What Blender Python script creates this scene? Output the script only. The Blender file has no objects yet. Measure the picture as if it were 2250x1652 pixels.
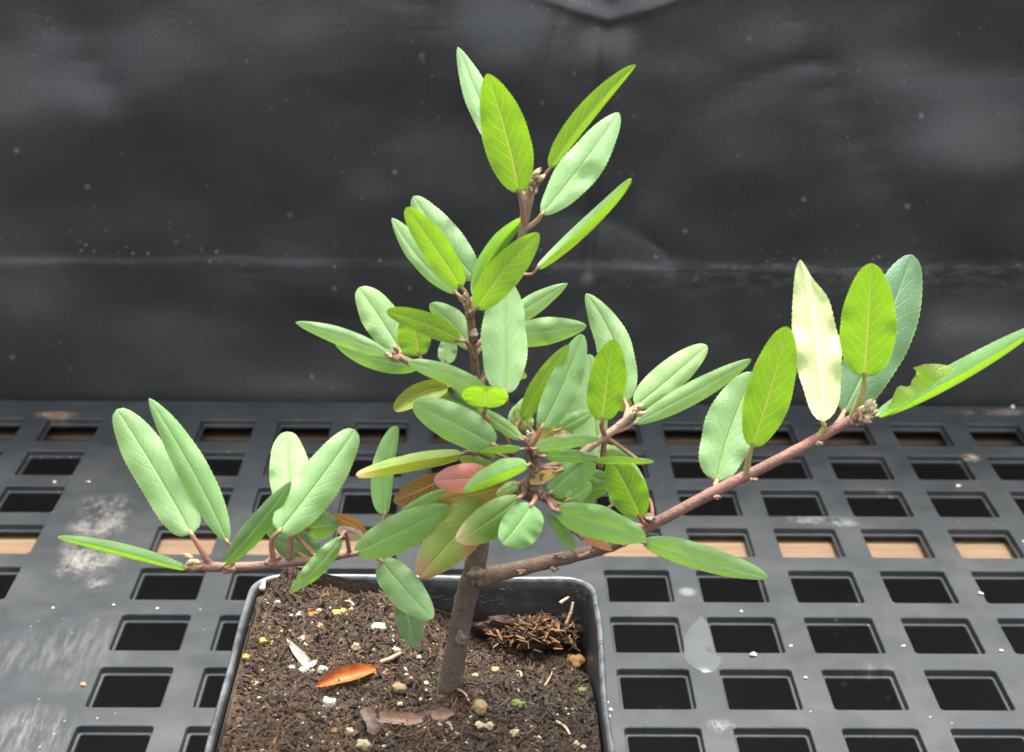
import bpy, math, random
import numpy as np
from mathutils import Vector, Matrix, Euler, noise as mnoise

random.seed(7)
RNG = np.random.default_rng(7)
sc = bpy.context.scene
COL = sc.collection

# ------------------------------------------------------------------ camera
FW = 1.6094753                                   # focal length / frame width
CAM_E = (math.radians(67.99712), math.radians(-0.64513), math.radians(-0.61824))
CAM_P = Vector((-0.0452668, -0.7132890, 0.3112038))
cd = bpy.data.cameras.new("camera")
cam = bpy.data.objects.new("camera", cd)
COL.objects.link(cam)
cam.location = CAM_P
cam.rotation_euler = Euler(CAM_E, 'XYZ')
cd.sensor_fit = 'HORIZONTAL'
cd.sensor_width = 36.0
cd.lens = 36.0 * FW
cd.clip_start = 0.01
cd.clip_end = 50
cd.dof.use_dof = True
cd.dof.focus_distance = 0.445
cd.dof.aperture_fstop = 30.0
sc.camera = cam

# ------------------------------------------------------------------ light
SUN_EL, SUN_AZ = math.radians(75), math.radians(22)     # azimuth from +Y towards +X
w = bpy.data.worlds.new("World")
sc.world = w
w.use_nodes = True
nt = w.node_tree
nt.nodes.clear()
wo = nt.nodes.new('ShaderNodeOutputWorld')
bg = nt.nodes.new('ShaderNodeBackground')
sky = nt.nodes.new('ShaderNodeTexSky')
sky.sky_type = 'NISHITA'
sky.sun_disc = False
sky.sun_elevation = SUN_EL
sky.sun_rotation = SUN_AZ
sky.air_density = 1.0
sky.dust_density = 6.0
sky.ozone_density = 1.0
hs = nt.nodes.new('ShaderNodeHueSaturation')            # overcast: greyer than a clear sky
hs.inputs['Saturation'].default_value = 0.25
nt.links.new(sky.outputs[0], hs.inputs['Color'])
nt.links.new(hs.outputs[0], bg.inputs[0])
bg.inputs[1].default_value = 0.15
nt.links.new(bg.outputs[0], wo.inputs[0])
sl = bpy.data.lights.new("sun", 'SUN')
sl.energy = 1.5
sl.angle = math.radians(16)
sl.color = (1.0, 0.97, 0.90)
sun = bpy.data.objects.new("sun", sl)
COL.objects.link(sun)
sd = Vector((math.sin(SUN_AZ) * math.cos(SUN_EL), math.cos(SUN_AZ) * math.cos(SUN_EL), math.sin(SUN_EL)))
sun.rotation_euler = sd.to_track_quat('Z', 'Y').to_euler()
sun.location = sd * 5
sc.view_settings.view_transform = 'Standard'
sc.view_settings.look = 'None'
sc.view_settings.gamma = 1.0
sc.view_settings.exposure = 2.5
sc.cycles.max_bounces = 8
sc.cycles.transparent_max_bounces = 8

# ------------------------------------------------------------------ helpers
RC = np.array(Euler(CAM_E, 'XYZ').to_matrix())
FP = FW * 2250.0
CP = np.array(CAM_P)


def ray(x, y):
    d = RC @ np.array([(x - 1125.0) / FP, -(y - 826.0) / FP, -1.0])
    return d


def atz(x, y, z):
    d = ray(x, y)
    return CP + d * (z - CP[2]) / d[2]


def aty(x, y, Y):
    d = ray(x, y)
    return CP + d * (Y - CP[1]) / d[1]


def pxm(p):
    """metres per pixel unit at a point"""
    return float(-((np.asarray(p) - CP) @ RC)[2]) / FP


ORG = {}


def new_mesh(name, V, F, mat, cols=None, colsB=None, colsT=None, uv=None, smooth=True, mats=None, fmat=None):
    me = bpy.data.meshes.new(name)
    V = np.asarray(V, dtype=float)
    me.from_pydata(V.tolist(), [], F)
    for m in (mats or [mat]):
        me.materials.append(m)
    if fmat is not None:
        me.polygons.foreach_set('material_index', np.asarray(fmat, dtype=np.int32))
    if smooth:
        me.polygons.foreach_set('use_smooth', np.ones(len(F), dtype=bool))
    for nm, c in (('Col', cols), ('ColB', colsB), ('ColT', colsT)):
        if c is not None:
            a = me.color_attributes.new(nm, 'FLOAT_COLOR', 'POINT')
            c = np.asarray(c, dtype=np.float32)
            if c.ndim == 1:
                c = np.tile(c, (len(V), 1))
            c = np.concatenate([c[:, :3], np.ones((len(V), 1), np.float32)], 1)
            a.data.foreach_set('color', c.ravel())
    if uv is not None:
        l = me.uv_layers.new(name='UVMap')
        li = np.empty(len(me.loops), dtype=np.int32)
        me.loops.foreach_get('vertex_index', li)
        l.data.foreach_set('uv', np.asarray(uv, dtype=np.float32)[li].ravel())
    me.update()
    return me


def link(name, me, origin=(0, 0, 0), parent=None):
    o = bpy.data.objects.new(name, me)
    COL.objects.link(o)
    org = np.asarray(origin, dtype=float)
    ORG[o] = org
    if parent is not None:
        o.parent = parent
        o.location = org - ORG[parent]
    else:
        o.location = org
    return o


def obj(name, V, F, mat, origin=None, parent=None, **kw):
    V = np.asarray(V, dtype=float)
    if origin is None:
        origin = (V.min(0) + V.max(0)) / 2
    me = new_mesh(name, V - np.asarray(origin), F, mat, **kw)
    return link(name, me, origin, parent)


def empty(name, loc):
    o = bpy.data.objects.new(name, None)
    o.empty_display_size = 0.01
    COL.objects.link(o)
    o.location = loc
    ORG[o] = np.asarray(loc, dtype=float)
    return o


def tag(o, label, cat, group=None):
    o['label'] = label
    o['category'] = cat
    if group:
        o['group'] = group
    return o


def catmull(P, n):
    P = np.asarray(P, dtype=float)
    Q = np.vstack([2 * P[0] - P[1], P, 2 * P[-1] - P[-2]])
    out = []
    for i in range(1, len(Q) - 2):
        a, b, c, d = Q[i - 1], Q[i], Q[i + 1], Q[i + 2]
        for t in np.linspace(0, 1, n, endpoint=False):
            out.append(.5 * ((2 * b) + (c - a) * t + (2 * a - 5 * b + 4 * c - d) * t * t + (3 * b - a - 3 * c + d) * t ** 3))
    out.append(P[-1])
    return np.array(out)


def tube(P, R, ns=9, rough=0.0, seed=0, cap=True):
    """closed tube through points P with radii R"""
    P = np.asarray(P, dtype=float)
    n = len(P)
    T = np.gradient(P, axis=0)
    T /= np.linalg.norm(T, axis=1)[:, None] + 1e-12
    up = np.array([0.3, -0.8, 0.5])
    V = []
    for i in range(n):
        s = np.cross(T[i], up)
        s /= np.linalg.norm(s) + 1e-12
        b = np.cross(s, T[i])
        for k in range(ns):
            a = 2 * math.pi * k / ns
            r = R[i]
            if rough:
                q = P[i] * 600 + np.array([math.cos(a), math.sin(a), seed]) * 1.5
                r *= 1 + rough * mnoise.noise(Vector(q))
            V.append(P[i] + (s * math.cos(a) + b * math.sin(a)) * r)
    F = []
    for i in range(n - 1):
        for k in range(ns):
            k2 = (k + 1) % ns
            F.append((i * ns + k, i * ns + k2, (i + 1) * ns + k2, (i + 1) * ns + k))
    if cap:
        F.append(tuple(range(ns - 1, -1, -1)))
        F.append(tuple((n - 1) * ns + k for k in range(ns)))
    return np.array(V), F


# ------------------------------------------------------------------ node helpers
class NB:
    def __init__(s, name):
        s.m = bpy.data.materials.new(name)
        s.m.use_nodes = True
        s.t = s.m.node_tree
        s.t.nodes.clear()
        s.out = s.n('ShaderNodeOutputMaterial')

    def n(s, typ, **kw):
        nd = s.t.nodes.new(typ)
        for k, v in kw.items():
            setattr(nd, k, v)
        return nd

    def put(s, sock, v):
        if hasattr(v, 'is_linked') or isinstance(v, bpy.types.NodeSocket):
            s.t.links.new(v, sock)
        else:
            if sock.type == 'RGBA' and len(v) == 3:
                v = (*v, 1)
            sock.default_value = v

    def math(s, op, a, b=0.0, c=0.0, clamp=False):
        nd = s.n('ShaderNodeMath', operation=op, use_clamp=clamp)
        s.put(nd.inputs[0], a)
        s.put(nd.inputs[1], b)
        s.put(nd.inputs[2], c)
        return nd.outputs[0]

    def mr(s, v, a, b, c=0.0, d=1.0, smooth=False):
        nd = s.n('ShaderNodeMapRange', interpolation_type='SMOOTHSTEP' if smooth else 'LINEAR')
        for i, x in enumerate((v, a, b, c, d)):
            s.put(nd.inputs[i], x)
        return nd.outputs[0]

    def mix(s, f, a, b, mode='MIX'):
        nd = s.n('ShaderNodeMix', data_type='RGBA', blend_type=mode)
        s.put(nd.inputs[0], f)
        s.put(nd.inputs[6], a)
        s.put(nd.inputs[7], b)
        return nd.outputs[2]

    def noise(s, vec, scale, detail=4, rough=.6, dist=0.0):
        nd = s.n('ShaderNodeTexNoise')
        if vec is not None:
            s.put(nd.inputs['Vector'], vec)
        nd.inputs['Scale'].default_value = scale
        nd.inputs['Detail'].default_value = detail
        nd.inputs['Roughness'].default_value = rough
        nd.inputs['Distortion'].default_value = dist
        return nd.outputs[0]

    def voro(s, vec, scale, rand=1.0, out='Distance'):
        nd = s.n('ShaderNodeTexVoronoi')
        s.put(nd.inputs['Vector'], vec)
        nd.inputs['Scale'].default_value = scale
        nd.inputs['Randomness'].default_value = rand
        return nd.outputs[out]

    def coord(s, which='Object'):
        return s.n('ShaderNodeTexCoord').outputs[which]

    def mapping(s, v, loc=(0, 0, 0), rot=(0, 0, 0), scale=(1, 1, 1)):
        nd = s.n('ShaderNodeMapping')
        s.put(nd.inputs[0], v)
        nd.inputs[1].default_value = loc
        nd.inputs[2].default_value = rot
        nd.inputs[3].default_value = scale
        return nd.outputs[0]

    def attr(s, name, out='Color', kind='GEOMETRY'):
        nd = s.n('ShaderNodeAttribute', attribute_name=name, attribute_type=kind)
        return nd.outputs[out]

    def sep(s, v):
        nd = s.n('ShaderNodeSeparateXYZ')
        s.put(nd.inputs[0], v)
        return nd.outputs

    def bump(s, h, strength=.3, dist=.001, normal=None):
        nd = s.n('ShaderNodeBump')
        nd.inputs['Strength'].default_value = strength
        nd.inputs['Distance'].default_value = dist
        s.put(nd.inputs['Height'], h)
        if normal is not None:
            s.put(nd.inputs['Normal'], normal)
        return nd.outputs[0]

    def pbsdf(s, color, rough=.5, spec=.5, normal=None, **kw):
        nd = s.n('ShaderNodeBsdfPrincipled')
        s.put(nd.inputs['Base Color'], color)
        s.put(nd.inputs['Roughness'], rough)
        s.put(nd.inputs['Specular IOR Level'], spec)
        if normal is not None:
            s.put(nd.inputs['Normal'], normal)
        for k, v in kw.items():
            s.put(nd.inputs[k.replace('_', ' ')], v)
        return nd.outputs[0]

    def done(s, sh):
        s.t.links.new(sh, s.out.inputs[0])
        return s.m

    def blob(s, vec, cx, cy, rx, ry, ang=0.0, soft=.5):
        """soft ellipse mask in the XY of vec"""
        ca, sa = math.cos(ang), math.sin(ang)
        x, y, _ = s.sep(vec)
        dx = s.math('SUBTRACT', x, cx)
        dy = s.math('SUBTRACT', y, cy)
        u = s.math('ADD', s.math('MULTIPLY', dx, ca / rx), s.math('MULTIPLY', dy, sa / rx))
        v = s.math('ADD', s.math('MULTIPLY', dx, -sa / ry), s.math('MULTIPLY', dy, ca / ry))
        r = s.math('SQRT', s.math('ADD', s.math('MULTIPLY', u, u), s.math('MULTIPLY', v, v)))
        return s.mr(r, 1.0, 1.0 - soft, 0, 1, True)


# ------------------------------------------------------------------ materials
def leaf_material(name='leaf_skin', trans=.37, wax=1.0):
    b = NB(name)
    uv = b.sep(b.coord('UV'))
    u = b.math('SUBTRACT', b.math('MULTIPLY', uv[0], 2.0), 1.0)
    au = b.math('ABSOLUTE', u)
    v = uv[1]
    back = b.n('ShaderNodeNewGeometry').outputs['Backfacing']
    oc = b.coord('Object')
    n1 = b.noise(oc, 260, 4, .6)
    n2 = b.noise(oc, 1400, 3, .6)
    # lateral veins: arcs that leave the midrib forwards
    ph = b.math('SUBTRACT', b.math('MULTIPLY', v, 9.0), b.math('MULTIPLY', b.math('POWER', au, 1.25), 2.3))
    ph = b.math('ADD', ph, b.math('MULTIPLY', b.math('GREATER_THAN', u, 0.0), .45))
    ph = b.math('ADD', ph, b.math('MULTIPLY', b.math('SUBTRACT', n1, .5), .5))
    fr = b.math('ABSOLUTE', b.math('SUBTRACT', b.math('FRACT', ph), .5))
    vein = b.mr(fr, .085, .0, 0, 1, True)
    vein = b.math('MULTIPLY', vein, b.mr(au, .95, .55, 0, 1))
    # fine cross network
    vmap = b.n('ShaderNodeCombineXYZ')
    b.put(vmap.inputs[0], b.math('MULTIPLY', u, 5.0))
    b.put(vmap.inputs[1], b.math('MULTIPLY', ph, 3.2))
    net = b.n('ShaderNodeTexVoronoi', feature='DISTANCE_TO_EDGE')
    b.put(net.inputs['Vector'], vmap.outputs[0])
    net.inputs['Scale'].default_value = 1.6
    netm = b.mr(net.outputs['Distance'], .10, .0, 0, 1, True)
    midw = b.math('SUBTRACT', .105, b.math('MULTIPLY', v, .07))
    mid = b.mr(au, midw, b.math('MULTIPLY', midw, .35), 0, 1, True)
    edge = b.mr(au, .93, 1.0, 0, 1, True)
    ctop = b.attr('Col')
    cbot = b.attr('ColB')
    top = b.mix(b.mr(n1, .35, .7, 0, .35), ctop, b.mix(.55, ctop, (.10, .20, .03), 'MIX'))
    n3 = b.noise(oc, 85, 4, .65)
    top = b.mix(b.mr(n3, .46, .70, 0, .45), top, b.mix(1.0, ctop, (.72, .82, .55), 'MULTIPLY'))
    nec = b.math('MULTIPLY', b.mr(b.voro(oc, 260), .075, .05, 0, 1), b.mr(b.noise(oc, 45, 2), .56, .62, 0, 1))
    top = b.mix(b.math('MULTIPLY', nec, .6), top, (.12, .09, .03))
    top = b.mix(b.math('MULTIPLY', mid, .55), top, (.24, .40, .09))
    top = b.mix(b.math('MULTIPLY', vein, .10), top, (.16, .26, .09))
    top = b.mix(b.math('MULTIPLY', edge, .5), top, (.30, .38, .12))
    spk = b.mr(b.voro(oc, 700), .10, .06, 0, 1)
    spk = b.math('MULTIPLY', spk, b.mr(b.noise(oc, 90, 2), .52, .62, 0, 1))
    top = b.mix(b.math('MULTIPLY', spk, .55), top, (.42, .46, .36))
    bot = b.mix(b.math('MULTIPLY', vein, .8), cbot, b.mix(.5, b.mix(1.0, cbot, (2.3, 2.0, 3.0), 'MULTIPLY'), (.30, .42, .09)))
    bot = b.mix(b.math('MULTIPLY', netm, .18), bot, (.22, .32, .06))
    bot = b.mix(b.math('MULTIPLY', mid, .85), bot, b.mix(.5, b.mix(1.0, cbot, (2.6, 1.9, 3.4), 'MULTIPLY'), (.33, .34, .09)))
    bot = b.mix(b.math('MULTIPLY', edge, .55), bot, (.35, .45, .08))
    bot = b.mix(b.math('MULTIPLY', nec, .6), bot, (.09, .08, .02))
    col = b.mix(back, top, bot)
    # light passing through: yellow green, blocked by the veins
    tcol = b.attr('ColT')
    tcol = b.mix(b.math('MULTIPLY', b.math('MAXIMUM', mid, b.math('MULTIPLY', vein, .75)), .80), tcol, (.33, .36, .06))
    tcol = b.mix(b.math('MULTIPLY', netm, .10), tcol, (.30, .45, .03))
    h = b.math('ADD', b.math('MULTIPLY', vein, -.35), b.math('MULTIPLY', mid, -1.0))
    h = b.math('ADD', h, b.math('MULTIPLY', netm, -.22))
    h = b.math('ADD', h, b.math('MULTIPLY', n2, .35))
    nrm = b.bump(h, .55, .00040)
    rough = b.math('ADD', .44, b.math('MULTIPLY', n1, .16))
    rough = b.math('ADD', rough, b.math('MULTIPLY', back, .18))
    p = b.pbsdf(col, rough, .60 * wax, nrm)
    tr = b.n('ShaderNodeBsdfTranslucent')
    b.put(tr.inputs[0], tcol)
    b.put(tr.inputs['Normal'], nrm)
    mx = b.n('ShaderNodeMixShader')
    mx.inputs[0].default_value = trans
    b.t.links.new(p, mx.inputs[1])
    b.t.links.new(tr.outputs[0], mx.inputs[2])
    return b.done(mx.outputs[0])


def bark_material():
    b = NB('bark')
    oc = b.coord('Object')
    c = b.attr('Col')
    n1 = b.noise(b.mapping(oc, scale=(1, 1, .45)), 420, 5, .65)
    n2 = b.noise(oc, 1900, 3, .6)
    col = b.mix(b.mr(n1, .38, .68, 0, .8), c, b.mix(.5, c, (.17, .13, .095)))
    col = b.mix(b.mr(b.noise(oc, 110, 3), .42, .60, .75, 0), col, b.mix(.6, c, (.055, .05, .032)))
    col = b.mix(b.mr(n2, .55, .75, 0, .5), col, (.26, .19, .15))
    col = b.mix(b.mr(b.noise(oc, 800, 3), .62, .72, 0, .7), col, b.mix(.7, c, (.03, .02, .016)))
    h = b.math('ADD', n1, b.math('MULTIPLY', n2, .5))
    return b.done(b.pbsdf(col, .60, .3, b.bump(h, .75, .0009)))


def vcol_material(name, rough=.8, spec=.25, var=.35, scale=500, bump=.4, trans=0.0):
    b = NB(name)
    oc = b.coord('Object')
    c = b.attr('Col')
    n = b.noise(oc, scale, 4, .65)
    col = b.mix(b.mr(n, .3, .7, 0, var), c, b.mix(1.0, c, (.45, .40, .34), 'MULTIPLY'))
    sh = b.pbsdf(col, rough, spec, b.bump(n, bump, .0006))
    if trans:
        tr = b.n('ShaderNodeBsdfTranslucent')
        b.put(tr.inputs[0], col)
        mx = b.n('ShaderNodeMixShader')
        mx.inputs[0].default_value = trans
        b.t.links.new(sh, mx.inputs[1])
        b.t.links.new(tr.outputs[0], mx.inputs[2])
        sh = mx.outputs[0]
    return b.done(sh)


def soil_material():
    b = NB('potting_mix')
    oc = b.coord('Object')
    c = b.attr('Col')
    n = b.noise(oc, 900, 5, .7)
    n2 = b.noise(oc, 160, 4, .6)
    col = b.mix(b.mr(n, .42, .72, 0, .8), c, b.mix(.6, c, (.14, .085, .045)))
    col = b.mix(b.mr(n2, .40, .62, .6, 0), col, b.mix(1.0, col, (.40, .36, .34), 'MULTIPLY'))
    rough = b.mr(n2, .35, .65, .45, .9)
    return b.done(b.pbsdf(col, rough, .35, b.bump(n, .9, .0012)))


def pot_material():
    b = NB('black_pot_plastic')
    oc = b.coord('Object')
    x, y, z = b.sep(oc)
    n = b.noise(oc, 300, 5, .65)
    st = b.noise(b.mapping(oc, scale=(1, 1, 2.8), rot=(0, .5, .3)), 420, 4, .6, 1.0)
    col = b.mix(b.mr(n, .45, .75, 0, .6), (.011, .012, .013), (.026, .028, .030))
    # dried splashes inside
    fl = b.math('MULTIPLY', b.mr(st, .60, .68, 0, 1), b.mr(b.noise(oc, 70, 3), .45, .58, 0, 1))
    col = b.mix(b.math('MULTIPLY', fl, .75), col, (.16, .17, .17))
    col = b.mix(b.mr(b.noise(oc, 55, 3), .52, .70, 0, .55), col, (.046, .042, .035))
    # rim worn pale
    rim = b.mr(z, -.0035, -.0008, 0, 1)
    col = b.mix(b.math('MULTIPLY', rim, b.mr(b.noise(oc, 240, 4), .38, .62, .15, .8)), col, (.075, .081, .086))
    rough = b.math('ADD', .30, b.math('MULTIPLY', n, .22))
    return b.done(b.pbsdf(col, rough, .5, b.bump(b.math('ADD', n, st), .25, .0004)))


STAIN = []


def bench_material():
    b = NB('bench_plastic')
    oc = b.coord('Object')
    n = b.noise(oc, 60, 5, .65)
    fine = b.noise(oc, 900, 3, .6)
    col = b.mix(b.mr(n, .35, .7, 0, .8), (.0118, .0140, .0158), (.0190, .0220, .0245))
    # long scuffs
    sc1 = b.noise(b.mapping(oc, rot=(0, 0, .25), scale=(9, 1, 1)), 55, 5, .7)
    sc2 = b.noise(b.mapping(oc, rot=(0, 0, 1.2), scale=(12, 1, 1)), 40, 5, .7)
    scf = b.math('MAXIMUM', b.mr(sc1, .64, .74, 0, .22), b.mr(sc2, .66, .76, 0, .16))
    col = b.mix(scf, col, (.066, .070, .073))
    # dusty film
    col = b.mix(b.mr(b.noise(oc, 22, 4, .7), .45, .75, 0, .34), col, (.060, .060, .057))
    # white specks of perlite dust
    sp = b.voro(oc, 210)
    spm = b.math('MULTIPLY', b.mr(sp, .085, .045, 0, 1), b.mr(b.noise(oc, 35, 3), .48, .62, 0, 1))
    col = b.mix(b.math('MULTIPLY', spm, .7), col, (.32, .32, .30))
    for cx, cy, rx, ry, an, c, a, kind in STAIN:
        m = b.blob(oc, cx, cy, rx, ry, an, .75)
        if kind == 'patch':
            t = b.noise(b.mapping(oc, rot=(0, 0, .25), scale=(1.9, 1, 1)), 190, 7, .85, 1.5)
            t2 = b.noise(oc, 60, 3, .6)
            m = b.math('MULTIPLY', m, b.mr(b.math('ADD', t, b.math('MULTIPLY', b.math('SUBTRACT', t2, .5), .7)), .44, .66, 0, .85))
        elif kind == 'streak':
            t = b.noise(b.mapping(oc, rot=(0, 0, .15), scale=(7, 1, 1)), 45, 5, .75)
            m = b.math('MULTIPLY', m, b.mr(t, .46, .66, 0, 1))
        col = b.mix(b.math('MULTIPLY', m, a), col, c)
    rough = b.math('ADD', .40, b.math('MULTIPLY', n, .18))
    h = b.math('ADD', fine, b.math('MULTIPLY', n, .5))
    return b.done(b.pbsdf(col, rough, .42, b.bump(h, .18, .0004)))


def sheet_material():
    b = NB('black_film')
    oc = b.coord('Object')
    x, y, z = b.sep(oc)
    n = b.noise(oc, 14, 4, .6)
    f = b.noise(oc, 500, 3, .7)
    col = b.mix(b.mr(n, .38, .66, 0, 1), (.0150, .0165, .0170), (.0215, .0220, .0220))
    col = b.mix(b.mr(b.noise(b.mapping(oc, loc=(3, 1, 2)), 7, 3), .5, .72, 0, .7), col, (.034, .0285, .0235))  # brownish wood reflection painted into the base colour
    col = b.mix(b.mr(f, .35, .75, 0, .35), col, (.034, .035, .0355))
    # splash spots, pale blue grey
    sp = b.voro(b.mapping(oc, scale=(1, .01, 1)), 46)
    keep = b.mr(b.voro(b.mapping(oc, scale=(1, .01, 1)), 46, 1, 'Color'), .10, .20, 0, 1)
    m = b.math('MULTIPLY', b.mr(sp, .085, .045, 0, 1), keep)
    col = b.mix(b.math('MULTIPLY', m, .6), col, (.10, .115, .125))
    sp2 = b.voro(b.mapping(oc, loc=(5, 0, 3), scale=(1, .01, 1)), 130)
    m2 = b.math('MULTIPLY', b.mr(sp2, .11, .06, 0, 1), b.mr(b.noise(oc, 30, 2), .40, .52, 0, 1))
    col = b.mix(b.math('MULTIPLY', m2, .55), col, (.085, .09, .095))
    # crust caught along the crease
    zs = b.math('SUBTRACT', z, b.math('MULTIPLY', x, SEAM[1]))
    dz = b.math('SUBTRACT', zs, SEAM[0])
    band = b.math('MULTIPLY', b.mr(dz, -.006, .001, 0, 1, True), b.mr(dz, .016, .002, 0, 1, True))
    cr = b.voro(b.mapping(oc, loc=(1, 0, 7), scale=(1, .01, 1)), 230)
    crm = b.math('MULTIPLY', b.mr(cr, .22, .10, 0, 1), b.mr(b.noise(oc, 60, 3), .50, .60, 0, 1))
    ccol = b.mix(b.mr(b.noise(oc, 120, 1), .45, .6, 0, 1), (.27, .14, .06), (.19, .20, .20))
    col = b.mix(b.math('MULTIPLY', b.math('MULTIPLY', band, crm), .8), col, ccol)
    # limescale film hanging below the crease on the right
    lf = b.math('MULTIPLY', b.mr(dz, -.020, -.002, 0, 1, True), b.mr(dz, .006, .0, 0, 1, True))
    ln = b.noise(b.mapping(oc, scale=(1, .01, 3)), 90, 5, .75)
    lfm = b.math('MULTIPLY', b.math('MULTIPLY', lf, b.mr(x, -.02, .12, .12, 1)), b.mr(ln, .46, .66, 0, 1))
    col = b.mix(b.math('MULTIPLY', lfm, .6), col, (.10, .105, .108))
    rough = b.math('ADD', .33, b.math('MULTIPLY', n, .14))
    return b.done(b.pbsdf(col, rough, .45, b.bump(b.math('ADD', f, b.math('MULTIPLY', b.noise(oc, 70, 5, .7, .8), 1.2)), .22, .0006)))


def wood_material(k=1.0):
    b = NB('raw_timber' if k > .5 else 'shaded_timber')
    oc = b.coord('Object')
    n = b.noise(b.mapping(oc, scale=(1, 14, 14)), 16, 5, .6, .6)
    n2 = b.noise(oc, 12, 3)
    col = b.mix(b.mr(n, .35, .7, 0, 1), (.33, .215, .125), (.50, .35, .22))
    col = b.mix(b.mr(n2, .45, .7, 0, .5), col, (.27, .17, .10))
    kn = b.voro(b.mapping(oc, scale=(.5, 1, 1)), 14)
    col = b.mix(b.mr(kn, .10, .05, 0, .7), col, (.13, .07, .04))
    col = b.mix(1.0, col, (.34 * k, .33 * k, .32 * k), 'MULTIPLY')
    return b.done(b.pbsdf(col, .75, .2, b.bump(n, .3, .0008)))


def ground_material():
    b = NB('weed_mat')
    oc = b.coord('Object')
    n = b.noise(oc, 6, 4)
    col = b.mix(n, (.012, .012, .012), (.025, .023, .02))
    return b.done(b.pbsdf(col, .9, .1))


# ------------------------------------------------------------------ setting
Z0 = 0.0
PITCH = .036
YW = 0.030                                           # the hanging sheet
s0, s1 = aty(300, 573, YW), aty(1900, 590, YW)
SEAM = (float(s0[2] - (s1[2] - s0[2]) / (s1[0] - s0[0]) * s0[0]), float((s1[2] - s0[2]) / (s1[0] - s0[0])))


def stain(x, y, rx, ry, ang, c, a, kind):
    p = atz(x, y, 0)
    STAIN.append((float(p[0]), float(p[1]), rx, ry, ang, c, a, kind))


DUST = (.20, .185, .16)
for x, y, rx, ry in ((205, 1110, .006, .010), (255, 1115, .007, .012), (190, 1160, .007, .012), (245, 1165, .006, .014),
                     (165, 1215, .006, .014), (215, 1225, .008, .012), (150, 1255, .005, .008), (215, 1275, .005, .009)):
    stain(x, y, rx * 1.45, ry * 1.35, .25, DUST, .7, 'patch')
stain(60, 1610, .022, .022, .2, (.12, .12, .115), .5, 'streak')
stain(40, 1440, .03, .02, .5, (.075, .078, .078), .45, 'streak')
stain(190, 1430, .02, .035, .0, (.075, .078, .078), .45, 'streak')
stain(120, 912, .014, .006, .0, (.33, .20, .11), .8, 'patch')
stain(2190, 905, .03, .006, .0, (.26, .20, .15), .6, 'patch')
stain(1780, 1142, .022, .006, .0, (.20, .21, .215), .7, 'patch')
stain(1840, 1150, .012, .004, .0, (.22, .23, .23), .6, 'patch')
stain(2130, 1006, .006, .006, .3, (.36, .28, .20), .9, 'patch')
stain(1585, 1595, .007, .006, 0, (.2, .2, .19), .7, 'patch')
stain(2140, 1100, .008, .007, 0, (.30, .25, .19), .7, 'patch')
stain(1950, 1080, .01, .003, -.6, (.28, .25, .2), .6, 'patch')
stain(1920, 1490, .02, .012, .3, (.10, .10, .10), .5, 'streak')
stain(1510, 1300, .0045, .0045, 0, (.10, .11, .115), .8, 'flat')
M_BENCH = bench_material()
M_SHEET = sheet_material()
M_WOOD = wood_material()
M_SHADEWOOD = wood_material(.26)  # same timber, with the hanging sheet's shade put into its colour


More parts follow.
